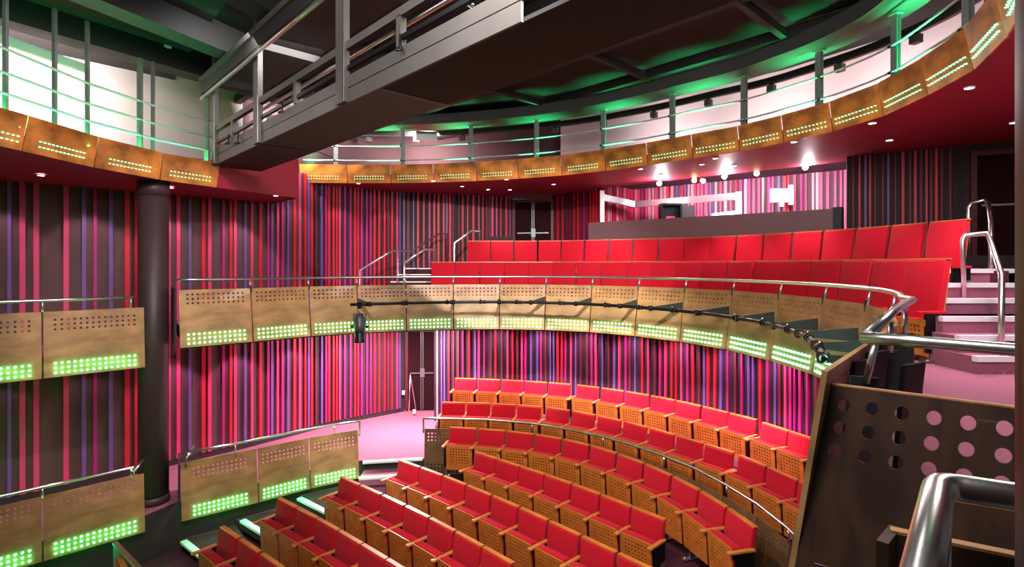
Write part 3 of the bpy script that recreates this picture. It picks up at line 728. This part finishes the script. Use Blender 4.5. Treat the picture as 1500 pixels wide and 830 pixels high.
# spotlight hanging from the bar's left end
X,Y=at(527,446,.64)
root=thing('stage_spotlight','black stage spotlight hanging at the left end of lighting pipe','stage light',tuple(V(X,Y,.9)))
mb=MB().m('black'); mb.box(X-.03,X+.03,Y-.03,Y+.03,E-.70,E-.60); mb.m('chrome'); mb.cyl((X,Y,E-.70),(X,Y,E-.78),.012,8); wb(mb,root).build('hook_clamp',None,root)
mb=MB().m('grey'); mb.bar((X-.10,Y,E-.79),(X+.10,Y,E-.79),.03,.012); mb.bar((X-.10,Y,E-.79),(X-.10,Y,E-1.0),.03,.012,up=(1,0,0)); mb.bar((X+.10,Y,E-.79),(X+.10,Y,E-1.0),.03,.012,up=(1,0,0)); wb(mb,root).build('yoke',None,root)
mb=MB(); mb.tube([(X-.01,Y+.02,E-.80),(X-.0,Y+.0,E-.86),(X+.01,Y-.03,E-1.0),(X+.02,Y-.07,E-1.10)],[.055,.085,.08,.075],16); wb(mb,root).build('lamp_body','grey',root)
mb=MB(); mb.tube([(X+.02,Y-.07,E-1.10),(X+.03,Y-.10,E-1.25)],[.078,.088],18,cap=False); wb(mb,root).build('snoot','black',root)
mb=MB(); mb.cyl((X+.024,Y-.08,E-1.15),(X+.025,Y-.083,E-1.165),.07,16); wb(mb,root).build('lens','chrome',root)
for s in (-1,1):
    mb=MB(); mb.cyl((X+s*.10,Y,E-1.0),(X+s*.15,Y,E-1.0),.02,8); wb(mb,root).build('knob','black',root)
# ------------------------------------------------------------------ control booth
root=thing('control_booth','long mauve control booth front behind the rear balcony row','booth',tuple(V(3.6,10.9,.0)))
a=Vector((1.74,12.45));b=Vector((5.48,9.33)); t=(b-a).normalized(); nn=Vector((-t.y,t.x))*.06
mb=MB(); q=[a,b,b+nn,a+nn]; mb.hexa([(*p,E-.06) for p in q]+[(*p,E+.975) for p in q]); wb(mb,root).build('front_panel','booth',root)
q=[b+t*.0,b+t*.13+nn*0,b+t*.13+nn*4,b+nn*4]; mb=MB(); mb.hexa([(*p,E-.06) for p in q]+[(*p,E+1.0) for p in q]); wb(mb,root).build('end_post','boothd',root)
q=[a+nn,b+nn,b+nn*9,a+nn*9]; mb=MB(); mb.hexa([(*p,E+.70) for p in q]+[(*p,E+.74) for p in q]); wb(mb,root).build('desk','booth',root)
def fr(px,y,Z): return Vector(((px-750)/F*Z,Z,E-(y-HY)*Z/F))
root=thing('booth_frame','pale angular window frame above the control booth','window frame',tuple(fr(930,300,13)))  # pale frame around the booth opening
for (p1,p2) in (((882,279,12.75),(882,328,12.75)),((884,289,12.75),(930,299,13.5)),((930,299,13.5),(1084,287,11.15)),((1082,281,11.15),(1082,318,11.15))):
    A=fr(*p1);B=fr(*p2); vert=abs(A.x-B.x)<.1
    mb=MB()
    if vert: mb.box(A.x-.05,A.x+.05,A.y-.03,A.y+.03,min(A.z,B.z),max(A.z,B.z))
    else: mb.bar(A,B,.05,.15)
    wb(mb,root).build('post' if vert else 'beam','white' if vert or p1[0]==884 else 'booth',root)
# items in the booth
A=fr(988,312,12.0)
root=thing('lighting_desk','black monitor hood standing on the booth desk','monitor',(A.x,A.y,E+.9))
mb=MB(); x,y=A.x,A.y; z0=E+.86; 
mb.box(x-.32,x-.29,y-.12,y+.12,z0,z0+.50); mb.box(x+.10,x+.13,y-.12,y+.12,z0,z0+.50); mb.box(x-.29,x+.10,y-.12,y+.12,z0+.46,z0+.50); mb.box(x-.29,x+.10,y+.09,y+.12,z0,z0+.46); wb(mb,root).build('hood','black',root)
mb=MB(); mb.box(x-.20,x-.0,y-.05,y-.02,z0+.05,z0+.22); wb(mb,root).build('screen','ribM',root)
mb=MB(); mb.box(x+.14,x+.42,y-.10,y+.10,z0,z0+.46); tag(mb.build('equipment_case','boothd'),'dark case beside the black monitor hood in the booth','case')
mb=MB(); A=fr(1065,312,11.6); mb.hexa([(A.x-.26,A.y,E+.90),(A.x+.22,A.y-.05,E+.93),(A.x+.22,A.y+.05,E+.93),(A.x-.26,A.y+.1,E+.90),(A.x-.28,A.y+.1,E+1.12),(A.x+.24,A.y+.05,E+1.18),(A.x+.24,A.y+.10,E+1.18),(A.x-.28,A.y+.15,E+1.12)]); tag(mb.build('paper_stack','white'),'white paper propped up on the booth desk','paper')
A=fr(1146,286,12.0)
root=thing('wall_notice','white box panel mounted on the striped booth wall','notice',tuple(A))
mb=MB(); mb.box(A.x-.25,A.x+.25,A.y-.0,A.y+.05,A.z-.15,A.z+.15); wb(mb,root).build('face','white',root)
mb=MB(); mb.box(A.x+.17,A.x+.27,A.y+.05,A.y+.10,A.z-.20,A.z+.24); wb(mb,root).build('backing','white',root)
mb=MB(); mb.box(A.x-.04,A.x+.04,A.y-.0,A.y+.05,A.z-.24,A.z-.16); wb(mb,root).build('switch','white',root)
# booth lamps
for i,(px,py,Z,big) in enumerate(((965,268.5,11.9,1),(1016,264,11.6,2),(1029,265,11.5,0),(1060,258.5,11.2,1),(1107,254,10.9,2),(1178,245,10.3,1))):
    A=fr(px,py,Z); nm=('leftmost','warm second','small','middle','warm fourth','rightmost')[i]
    root=thing('booth_spotlight','%s spotlight under the soffit over the control booth'%nm,'spotlight',tuple(A),0,'booth spotlights')
    mb=MB(); mb.cyl((0,0,.03),(0,0,E+2.05-A.z if Z>10 else .1),.012,8); mb.build('stem','black',root)
    mb=MB(); mb.tube([(0,.06,.03),(0,.0,.01),(0,-.05,-.01)],[.04,.055,.06],14,cap=False); mb.build('lamp_body','white' if big==0 else 'black',root)
    mb=MB(); mb.cyl((0,-.035,-.005),(0,-.045,-.008),.05,14); mb.build('lens','lampon' if big==1 else ('lampwarm' if big==2 else 'white'),root)
# ------------------------------------------------------------------ downlights in soffits
dl=[(1163,208,-1.85),(1048,232,-1.85),(938,247.5,-1.85),(811,270,-1.85),(742,263,-1.85),(635,265,-1.85),(525,268.5,-1.85),(1278,180.5,-1.85),(1303,205.5,-1.85),(1420,129,-1.85),(747,278,-1.85),(715,277.5,-1.85),(677,273,-1.85),(60,257,-1.3),(250,275,-1.3),(404,286.5,-1.3),(1485,180,-1.85),(1028,241,-1.85),(1075,243,-1.85),(968,256,-1.85)]
DL=[]
for i,(px,py,h) in enumerate(dl):
    X,Y=at(px,py,h)
    root=thing('downlight','small round white downlight, %s'%('in the left soffit by the column' if px==250 else 'in the far left soffit' if px==60 else 'in the left soffit below the bridge' if px==404 else '%s of the red soffit downlights'%ORD[i]),'downlight',(X,Y,E-h+.01),0,'soffit downlights')
    mb=MB(); mb.tube([(0,0,0),(0,0,-.014)],[.052,.045],16,cap=False); mb.build('trim_ring','white',root)
    mb=MB(); mb.cyl((0,0,-.006),(0,0,-.010),.04,14); mb.build('lens','lampsm',root)
    DL.append((X,Y,h))
# ------------------------------------------------------------------ upper gallery railing
UO=offset(UP,.10); UOc=catmull(UO,3)
postpx=[390,492,590,690,786,884,985,1090,1200,1312,1418]
root0=None
for i,px in enumerate(postpx):
    q=hitray(UOc,px)
    if not q: continue
    root=thing('gallery_post','steel post of the upper gallery, %s from the bridge'%ORD[i],'post',(q[0],q[1],E+2.05),0,'upper gallery posts')
    ang=math.atan2(q[1]-5.5,q[0]+1.2)
    root.rotation_euler=(0,0,ang-PI/2)
    mb=MB(); mb.box(-.045,.045,-.03,-.022,0,1.02); mb.box(-.045,.045,.022,.03,0,1.02); mb.box(-.008,.008,-.022,.022,0,1.02); mb.build('stanchion','post',root)
    mb=MB(); mb.box(-.07,.07,-.05,.05,1.02,1.04); mb.build('head_plate','post',root)
    for z in (.32,.64):
        mb=MB(); mb.cyl((-.06,-.045,z),(.06,-.045,z),.018,8); mb.build('clamp','black',root)
for h,lb in ((-2.37,'lower green-lit tube rail of the curved upper gallery'),(-2.69,'upper green-lit tube rail of the curved upper gallery')):
    mb=MB(); mb.tube([V(x,y,h) for x,y in offset(UOc,-.05)],.014,8); tag(mb.build('gallery_rail','railp'),lb,'rail')
# curved ceiling bulkhead above the posts, and the light track behind
mb=MB().m('bulk'); mb.strip(offset(UOc,-.35),E+3.09,E+3.30,.55,1); struct(mb.build('trim_3'))
TR=offset(UOc,.75); TR=[p for p in TR]
mb=MB(); mb.strip(TR,E+3.10,E+3.22,.06,1); root=tag(mb.build('lighting_track','bridge'),'curved grey track carrying small lamps behind upper gallery','track')
Lt=arclen(TR); k=0
for i in range(1,17):
    p,t=along(TR,Lt,Lt[-1]*i/17-.12)
    r2_=thing('track_lamp','small square lamp, %s from the bridge on the curved track'%ORD[k],'lamp',(p.x,p.y,E+3.02),math.atan2(t.y,t.x),'track lamps'); k+=1
    mb=MB(); mb.box(-.06,.06,-.05,.05,-.06,.05); mb.build('housing','bridge',r2_)
    mb=MB(); mb.box(-.03,.03,-.02,.02,.05,.085); mb.build('adapter','black',r2_)
# left upper gallery poles and rails
ULo=offset(UPL,.12); 
for i,(px,yt) in enumerate(((8,0),(80,25),(128,45),(205,95),(224,100),(303,150))):
    q=hitray([(ULo[0][0]-1.5,ULo[0][1]-1.6)]+ULo,px)
    if not q: continue
    ht=min(3.25,(HY-yt)*q[1]/F)
    mb=MB(); w=.020 if i not in (3,5) else .034
    mb.box(q[0]-w,q[0]+w,q[1]-.02,q[1]+.02,E+1.48,E+ht+.1 if ht<3.1 else E+3.25); tag(mb.build('gallery_pole','post'),'thin green-lit steel pole, %s from left above left fascia'%ORD[i],'post','left gallery poles')
for i,h in enumerate((-1.92,-2.15,-2.42)):
    mb=MB(); mb.tube([V(x,y,h-.0) for x,y in offset(UPL,.10)],.018,8); tag(mb.build('gallery_rail','railp'),'%s green-lit horizontal rail above the left fascia'%('lowest','middle','highest')[i],'rail')
# ------------------------------------------------------------------ ceiling
mb=MB().m('ceil'); mb.box(-14,9,-2,17,E+3.9,E+4.0); struct(mb.build('ceiling'))
dA=Vector((.684,-.729));dN=Vector((.729,.684))
def pl(n,t): return (-4.87+dA.x*t+dN.x*n,8.94+dA.y*t+dN.y*n)
# panels between beams over the auditorium
k=0
for i,n0 in enumerate((.95,2.55,4.15)):
    for j in range(5):
        t0=-2.6+j*2.35
        q=[pl(n0+.12,t0+.15),pl(n0+1.48,t0+.15),pl(n0+1.48,t0+2.2),pl(n0+.12,t0+2.2)]
        mb=MB(); mb.prism(q,E+3.42,E+3.46); tag(mb.build('ceiling_panel','ceilp'),'charcoal ceiling panel, %s of the grid right of the bridge'%ORD[k],'ceiling panel','hung ceiling panels'); k+=1
for i,n0 in enumerate((.95,2.55,4.15,5.75)):
    mb=MB(); a=pl(n0,-4);b=pl(n0,9.5); mb.bar((*a,E+3.36),(*b,E+3.36),.12,.16); tag(mb.build('ceiling_beam','beam'),'black ceiling beam parallel to the bridge, %s outwards'%ORD[i],'beam','ceiling beams')
for j in range(5):
    t0=-2.6+j*2.35
    mb=MB(); a=pl(.85,t0);b=pl(5.9,t0); mb.bar((*a,E+3.33),(*b,E+3.33),.09,.12); tag(mb.build('ceiling_beam','post' if False else 'bridgeu'),'thin grey ceiling beam crossing the grid, %s from the far end'%ORD[j],'beam','ceiling beams')
for i,(a,b) in enumerate((((-8.2,4.6),(-4.4,10.6)),((-6.4,3.4),(-3.9,9.2)),((-4.6,2.0),(-2.8,8.0)))):
    mb=MB(); mb.bar((*a,E+3.35),(*b,E+3.35),.35,.40); tag(mb.build('ceiling_beam','beam'),'deep black ceiling beam left of the bridge, %s from left'%ORD[i],'beam','ceiling beams')
# ------------------------------------------------------------------ bridge
BH0=1.65
root=thing('lighting_bridge','long grey steel lighting bridge crossing under the black ceiling','bridge',(*pl(.39,3.5),E+BH0))
def bb(n0,n1,t0,t1,h0,h1,nm,m,par=None):
    q=[pl(n0,t0),pl(n0,t1),pl(n1,t1),pl(n1,t0)]
    mb=MB(); mb.hexa([(*p,E+h0) for p in q]+[(*p,E+h1) for p in q]); return wb(mb,root).build(nm,m,root)
bb(.02,.78,-.15,5.35,BH0,BH0+.03,'deck','bridgeu'); bb(.02,.78,5.35,9.5,BH0,BH0+.03,'deck','ceil')
for j in range(2): bb(.03,.77,2.1+j*3.2,2.14+j*3.2,BH0-.008,BH0,'cross_strip','bridge')
for n0 in (0,.78):
    if n0: continue
    bb(n0-.012,n0+.012,-.1,7.22,BH0-.01,BH0+.13,'side_plate','bridge'); bb(n0-.012,n0+.012,-.1,7.22,BH0+.14,BH0+.26,'side_plate','bridge')
    bb(n0-.03,n0+.03,-.1,7.2,BH0+.52,BH0+.60,'guard_beam','bridge')
    bb(n0-.02,n0+.02,-.1,7.2,BH0+.32,BH0+.36,'guard_tube','black')
for tt,w in ((.12,.08),(2.12,.10),(4.62,.095)):
    for n0 in (-.02,.80)[:1]:
        bb(n0-.03,n0+.03,tt-w,tt+w,BH0-.0 if n0<.1 else BH0,BH0+1.75,'post','bridge')
    bb(-.05,.83,tt-.05,tt+.05,BH0+1.28,BH0+1.38,'cross_beam','bridgeu')
    bb(-.052,-.045,tt+w-.03,tt+w-.012,BH0,BH0+1.6,'flange_edge','chrome')
for tt in (1.0,3.4,5.7): bb(-.03,.03,tt-.035,tt+.035,BH0+.26,BH0+.54,'stub_post','bridge')
def bt(n0,h,r,nm,m,t0=-.4,t1=6.5):
    mb=MB(); mb.cyl((*pl(n0,t0),E+h),(*pl(n0,t1),E+h),r,12); return wb(mb,root).build(nm,m,root)
bt(-.10,2.80,.028,'lighting_pipe','steel'); bt(.88,2.80,.028,'lighting_pipe','steel')
bb(-.16,-.06,-.3,6.5,3.02,3.10,'top_chord','bridge'); bb(-.125,-.095,-.3,6.5,2.84,3.02,'web_plate','beam'); bb(-.10,.9,-.3,6.5,3.12,3.16,'top_plate','bridgeu')
for tt in (.45,1.7,3.9,5.0,6.2):
    mb=MB(); p=pl(-.10,tt); mb.cyl((*p,E+2.80),(p[0],p[1],E+3.03),.012,8); wb(mb,root).build('hanger','black',root)
# hooks and small lamps on the bridge side
for i,(tt,hh) in enumerate(((.9,1.86),(1.35,1.80),(3.05,1.9),(5.75,1.88))):
    p=pl(-.04,tt); mb=MB(); z=E+hh; mb.tube([(p[0],p[1],z+.12),(p[0],p[1],z),(p[0]-.03,p[1]-.03,z-.03),(p[0]+.03,p[1]-.02,z-.02)],.011,8); tag(mb.build('hook_bolt','black'),'black hook clamp, %s from the far end on the bridge side'%ORD[i],'hook','bridge hooks')
for i,(px,py,Z) in enumerate(((578,58,5.9),(683,2,5.2),(686,86,5.0))):
    A=fr(px,py,Z); root=thing('bridge_lamp','small silver lamp, %s along the underside of the bridge'%ORD[i],'lamp',tuple(A),i,'bridge lamps')
    mb=MB(); mb.tube([(0,.05,.05),(0,0,0),(0,-.05,-.04)],[.02,.04,.05],12,cap=False); mb.build('lamp_body','chrome',root)
    mb=MB(); mb.cyl((0,.02,.03),(0,.02,.16),.008,6); mb.build('stem','black',root)
# floodlights on upper level (visible bright lamps)
def flood(label,x,y,h,w,d,target,power,col=(1,.98,.95),size=None):
    root=thing('floodlight',label,'floodlight',(x,y,E-h))
    dirv=(Vector(target)-Vector((x,y,E-h))).normalized(); root.rotation_euler=dirv.to_track_quat('-Z','Y').to_euler()
    mb=MB(); mb.box(-w/2,w/2,-d/2,d/2,.0,.035); mb.build('housing','white',root,bevel=.006)
    mb=MB(); mb.box(-w/2+.02,w/2-.02,-d/2+.02,d/2-.02,-.006,-.001); mb.build('lamp_face','tube',root)
    l=bpy.data.lights.new('flood','AREA'); l.energy=power; l.color=col; l.shape='RECTANGLE'; l.size=w; l.size_y=d
    o=bpy.data.objects.new('flood_light',l); COL.objects.link(o); o.parent=root; o.location=(0,0,-.02)
    return root
flood('bright floodlight on the far left upper wall',*atd(60,7.6),-2.95,1.2,.14,(-8.2,8.0,E+2.6),190)
flood('bright floodlight beyond the bridge above the gallery',*atd(625,12.9),-3.05,.5,.25,(-2.2,14.0,E+2.6),170)
flood('bright floodlight seen through the bridge frame',*atd(425,11.2),-3.0,.9,.14,(-4.8,12.6,E+3.3),110)
flood('small bright floodlight beside the left bridge post',*atd(370,9.9),-3.25,.25,.2,(-5.6,10.9,E+2.6),60)
mb=MB().m('ceilp'); mb.prism([(-12,2),(-1.6,3.0),(-2.2,5.4),(-5.6,9.3),(-6.6,10.6),(-12,9)],E+3.48,E+3.52); struct(mb.build('ceiling'))
# smoke detector
X,Y=atd(244,8.65); root=thing('smoke_detector','white round smoke detector on the dark ceiling','detector',(X,Y,E+3.44))
mb=MB(); mb.tube([(0,0,.04),(0,0,.02),(0,0,0)],[.07,.07,.06],18); mb.build('base','white',root)
mb=MB(); mb.tube([(0,0,0),(0,0,-.03)],[.045,.03],14); mb.build('sensor','white',root)
mb=MB(); mb.cyl((0,0,.02),(0,0,.045),.03,10); mb.build('mount','white',root)
# grey barrier lower left
root=thing('barrier_panel','grey metal barrier with shiny cap at the bottom left','barrier',(-4.7,6.65,E-4.42))
a=Vector((-5.06,6.93));b=Vector((-4.15,6.18)); t=(b-a).normalized(); s=Vector((-t.y,t.x))*.03
q=[a,b,b+s,a+s]; mb=MB(); mb.hexa([(*p,E-4.42) for p in q]+[(*p,E-3.53) for p in q]); wb(mb,root).build('sheet','post',root)
q=[a-s*.4,b-s*.4,b+s*1.4,a+s*1.4]; mb=MB(); mb.hexa([(*p,E-3.53) for p in q]+[(*p,E-3.505) for p in q]); wb(mb,root).build('cap','steel',root)
# small wall plates by the lower door
for (px,py,Z,lb) in ((589,583,13.2,'small white wall socket on the striped wall near the lower door'),(605,601,13.6,'small white plate on the floor skirting beside the lower door')):
    A=fr(px,py,Z); 
    q=hitray(WLc,px) or (A.x,A.y); A=Vector((q[0]+.05,q[1]-.08,A.z)); mb=MB(); mb.box(A.x-.035,A.x+.035,A.y-.01,A.y+.01,A.z-.05,A.z+.05); tag(mb.build('wall_plate','white'),lb,'wall plate')
A=fr(601,548,13.0);B=fr(599,606,12.9)
mb=MB(); mb.cyl(tuple(A),tuple(B),.012,8); mb.cyl(tuple(A),(A.x+.08,A.y+.3,B.z+.0),.012,8); tag(mb.build('easel_stand','steel'),'thin silver stand leaning beside the lower dark door','stand')
# low dark screen by the middle door
vboard((-.62,13.9),(-.02,14.1),.1,-.75,.04,'low dark maroon screen left of the balcony door','plasterdk','screen_panel')
# ------------------------------------------------------------------ lights
def area(name,loc,tgt,power,size,col=(1,.96,.93),sy=None,spread=None):
    l=bpy.data.lights.new(name,'AREA'); l.energy=power; l.color=col; l.size=size
    if sy: l.shape='RECTANGLE'; l.size_y=sy
    if spread: l.spread=math.radians(spread)
    o=bpy.data.objects.new(name,l); COL.objects.link(o); o.location=loc
    o.rotation_euler=(Vector(tgt)-Vector(loc)).to_track_quat('-Z','Y').to_euler(); return o
def spot(name,loc,tgt,power,ang,col=(1,.96,.93),blend=.4,r=.06):
    l=bpy.data.lights.new(name,'SPOT'); l.energy=power; l.color=col; l.spot_size=math.radians(ang); l.spot_blend=blend; l.shadow_soft_size=r
    o=bpy.data.objects.new(name,l); COL.objects.link(o); o.location=loc
    o.rotation_euler=(Vector(tgt)-Vector(loc)).to_track_quat('-Z','Y').to_euler(); return o
# added unseen lamps near bridge and ceiling, to brighten the auditorium
spot('fill_spot',V(-2.2,6.1,-1.55),V(.8,8.6,3.3),380,70)
spot('fill_spot',V(-.2,4.2,-1.55),V(.9,7.0,3.5),330,75)
area('fill_area',V(-2.5,3.5,-3.2),V(.5,9,2.2),110,2.2)
area('fill_area',V(1.2,3.2,-3.1),V(-5.5,10,1.5),120,1.6)
area('fill_area',V(-.5,1.0,-3.0),V(1.5,11,.3),240,2.0)
area('fill_area',V(-3.2,7.5,-3.1),V(-6.0,11,2.0),60,1.2)
# wall grazers on the left wall (lower tier ceiling & middle tier soffit)
Lf=arclen(WLc); k=0; sp_=.9
while sp_<Lf[-1]-.2:
    p,t=along(WLc,Lf,sp_); n2=Vector((t.y,-t.x)); top=1.26 if p.x<-4.9 else 1.80
    q=p+n2*.62
    spot('wall_washer',(q.x,q.y,E+top),(p.x+n2.x*.1,p.y+n2.y*.1,E-.9),34,84,(1,.74,.80),.35)
    spot('wall_washer',(q.x,q.y,E-1.40),(p.x+n2.x*.05,p.y+n2.y*.05,E-3.4),58,80,(1,.46,.78),.35)
    sp_+=1.18
for x,y in ((-6.6,7.7),(-7.4,6.9)): spot('gallery_floor_light',(x,y+.35,E-1.5),(x,y+.35,E-3.7),60,80,(1,.75,.85),.8)
# magenta washers behind the rear stalls row
for i in range(5):
    p,t=along(lw,arclen(lw),1.2+i*1.7); nrm=Vector((t.y,-t.x)); spot('rear_row_light',(p.x+nrm.x*1.2,p.y+nrm.y*1.2,E-1.30),(p.x+nrm.x*.7,p.y+nrm.y*.7,E-3.2),430,75,(1,.62,.86),.8)
for i in range(9):
    p,t=along(lw,arclen(lw),.5+i*1.05); nrm=Vector((t.y,-t.x))
    spot('stalls_washer',(p.x+nrm.x*.45,p.y+nrm.y*.45,E-1.30),(p.x+nrm.x*.2,p.y+nrm.y*.2,E-3.0),60,125,(1,.62,.88),.7)
area('aisle_light',(-2.4,12.0,E-1.28),(-2.4,11.8,E-3.7),330,.8,(1,.8,.9))
# booth lights
for px,py,Z in ((965,268.5,11.9),(1060,258.5,11.2),(1178,245,10.3)):
    A=fr(px,py,Z); l=bpy.data.lights.new('booth_lamp','POINT'); l.energy=75; l.color=(1,.9,.93); l.shadow_soft_size=.05
    o=bpy.data.objects.new('booth_lamp',l); COL.objects.link(o); o.location=A+Vector((.02,-.12,-.03))
    spot('booth_wash',A+Vector((.1,.15,-.05)),A+Vector((.9,1.9,-.9)),160,120,(1,.85,.92),.8)
area('booth_fill',(4.6,11.0,E+2.0),(4.9,12.2,E+.8),50,1.5,(1,.85,.92))
# downlight beams on the balcony rows
for X,Y,h in DL[:13]:
    spot('downlight_beam',(X,Y,E-h-.03),(X,Y,E-3),26,80,(1,.86,.88),.8,.03)
Lq=arclen(UOc)
for i in range(9):
    p,t=along(UOc,Lq,Lq[-1]*(.30+.068*i)); spot('row_wash',(p.x,p.y,E+1.78),(p.x+.15,p.y+.35,E+.2),(190,60,170,50,190,170,50,150,210)[i],62,(1,.66,.84),.9,.04)
spot('tier_key',V(.6,2.2,-3.0),V(-.3,10.0,.8),3000,50,blend=.6,r=.04)
spot('tier_key',V(-1.6,3.0,-3.0),V(-4.4,8.6,.8),700,44,r=.04)
spot('rail_fill',(-2.0,11.0,E+1.75),(-2.2,12.2,E+.2),70,90,(1,.9,.9),.8)  # added spot to brighten the stair handrails, no fitting there
# right carpet/stairs
spot('stair_light',(5.3,5.6,E+1.75),(5.0,5.2,E-1),190,110,(1,.82,.9),.8,.1)
area('stair_fill',(3.6,3.6,E+1.75),(3.8,4.4,E-1),60,.8,(1,.85,.92))
# upper gallery: white wall lights and green rail lights
for x,y in ((3.0,12.0),(4.6,10.4),(5.7,8.8),(6.1,7.0)):
    area('gallery_wall_light',(x-.2,y-.3,E+3.0),(x+.9,y+.7,E+2.5),38,.5,(1,.93,.93))
G=(.03,1,.30)
Lu=arclen(UOc)
for i in range(10):
    p,t=along(UOc,Lu,Lu[-1]*(i+.5)/10); nrm=Vector((-t.y,t.x))
    area('green_strip',(p.x+nrm.x*.03,p.y+nrm.y*.03,E+2.12),(p.x-nrm.x*.05,p.y-nrm.y*.05,E+3.3),26,.6,G,.06,spread=75)
Lu=arclen(ULo)
for i in range(4):
    p,t=along(ULo,Lu,Lu[-1]*(i+.5)/4)
    area('green_strip',(p.x,p.y,E+1.55),(p.x+.3,p.y-.2,E+3.3),14,.6,G,.06)
# green glow from the LED rows of the lower panels onto the stalls floor
for a,b in ((LLj[0],LLj[1]),(LLj[1],LLj[2]),(LLj[2],LLj[3]),(G2,G1),(G3,G2)):
    c=((a[0]+b[0])/2,(a[1]+b[1])/2); area('led_glow',(c[0]+.12,c[1]-.12,E-3.80),(c[0]+.5,c[1]-.5,E-4.4),5,.8,G,.1)
# world
w=bpy.data.worlds.new('World'); S.world=w; w.use_nodes=True; w.node_tree.nodes['Background'].inputs[0].default_value=(1,.93,.93,1); w.node_tree.nodes['Background'].inputs[1].default_value=.05
for a,b in ((LLj[0],LLj[1]),(LLj[1],LLj[2]),(LLj[2],LLj[3])):
    c=((a[0]+b[0])/2-.45,(a[1]+b[1])/2+.45); spot('gallery_floor_light',(c[0],c[1],E-1.35),(c[0],c[1],E-3.7),60,75,(1,.75,.85),.8)
# ------------------------------------------------------------------ camera
cam=bpy.data.cameras.new('Camera'); co=bpy.data.objects.new('Camera',cam); COL.objects.link(co); S.camera=co
co.location=(0,0,E); co.rotation_euler=(PI/2,0,0); cam.sensor_width=36; cam.lens=36*F/1500; cam.shift_y=(HY-415)/1500; cam.clip_start=.02; cam.clip_end=60
S.view_settings.view_transform='Standard'; S.view_settings.look='None'; S.view_settings.gamma=1; S.view_settings.exposure=.15
S.view_settings.use_curve_mapping=False
S.cycles.use_denoising=True; S.cycles.max_bounces=6; S.cycles.diffuse_bounces=3; S.cycles.glossy_bounces=3; S.cycles.sample_clamp_indirect=4; S.cycles.use_light_tree=True
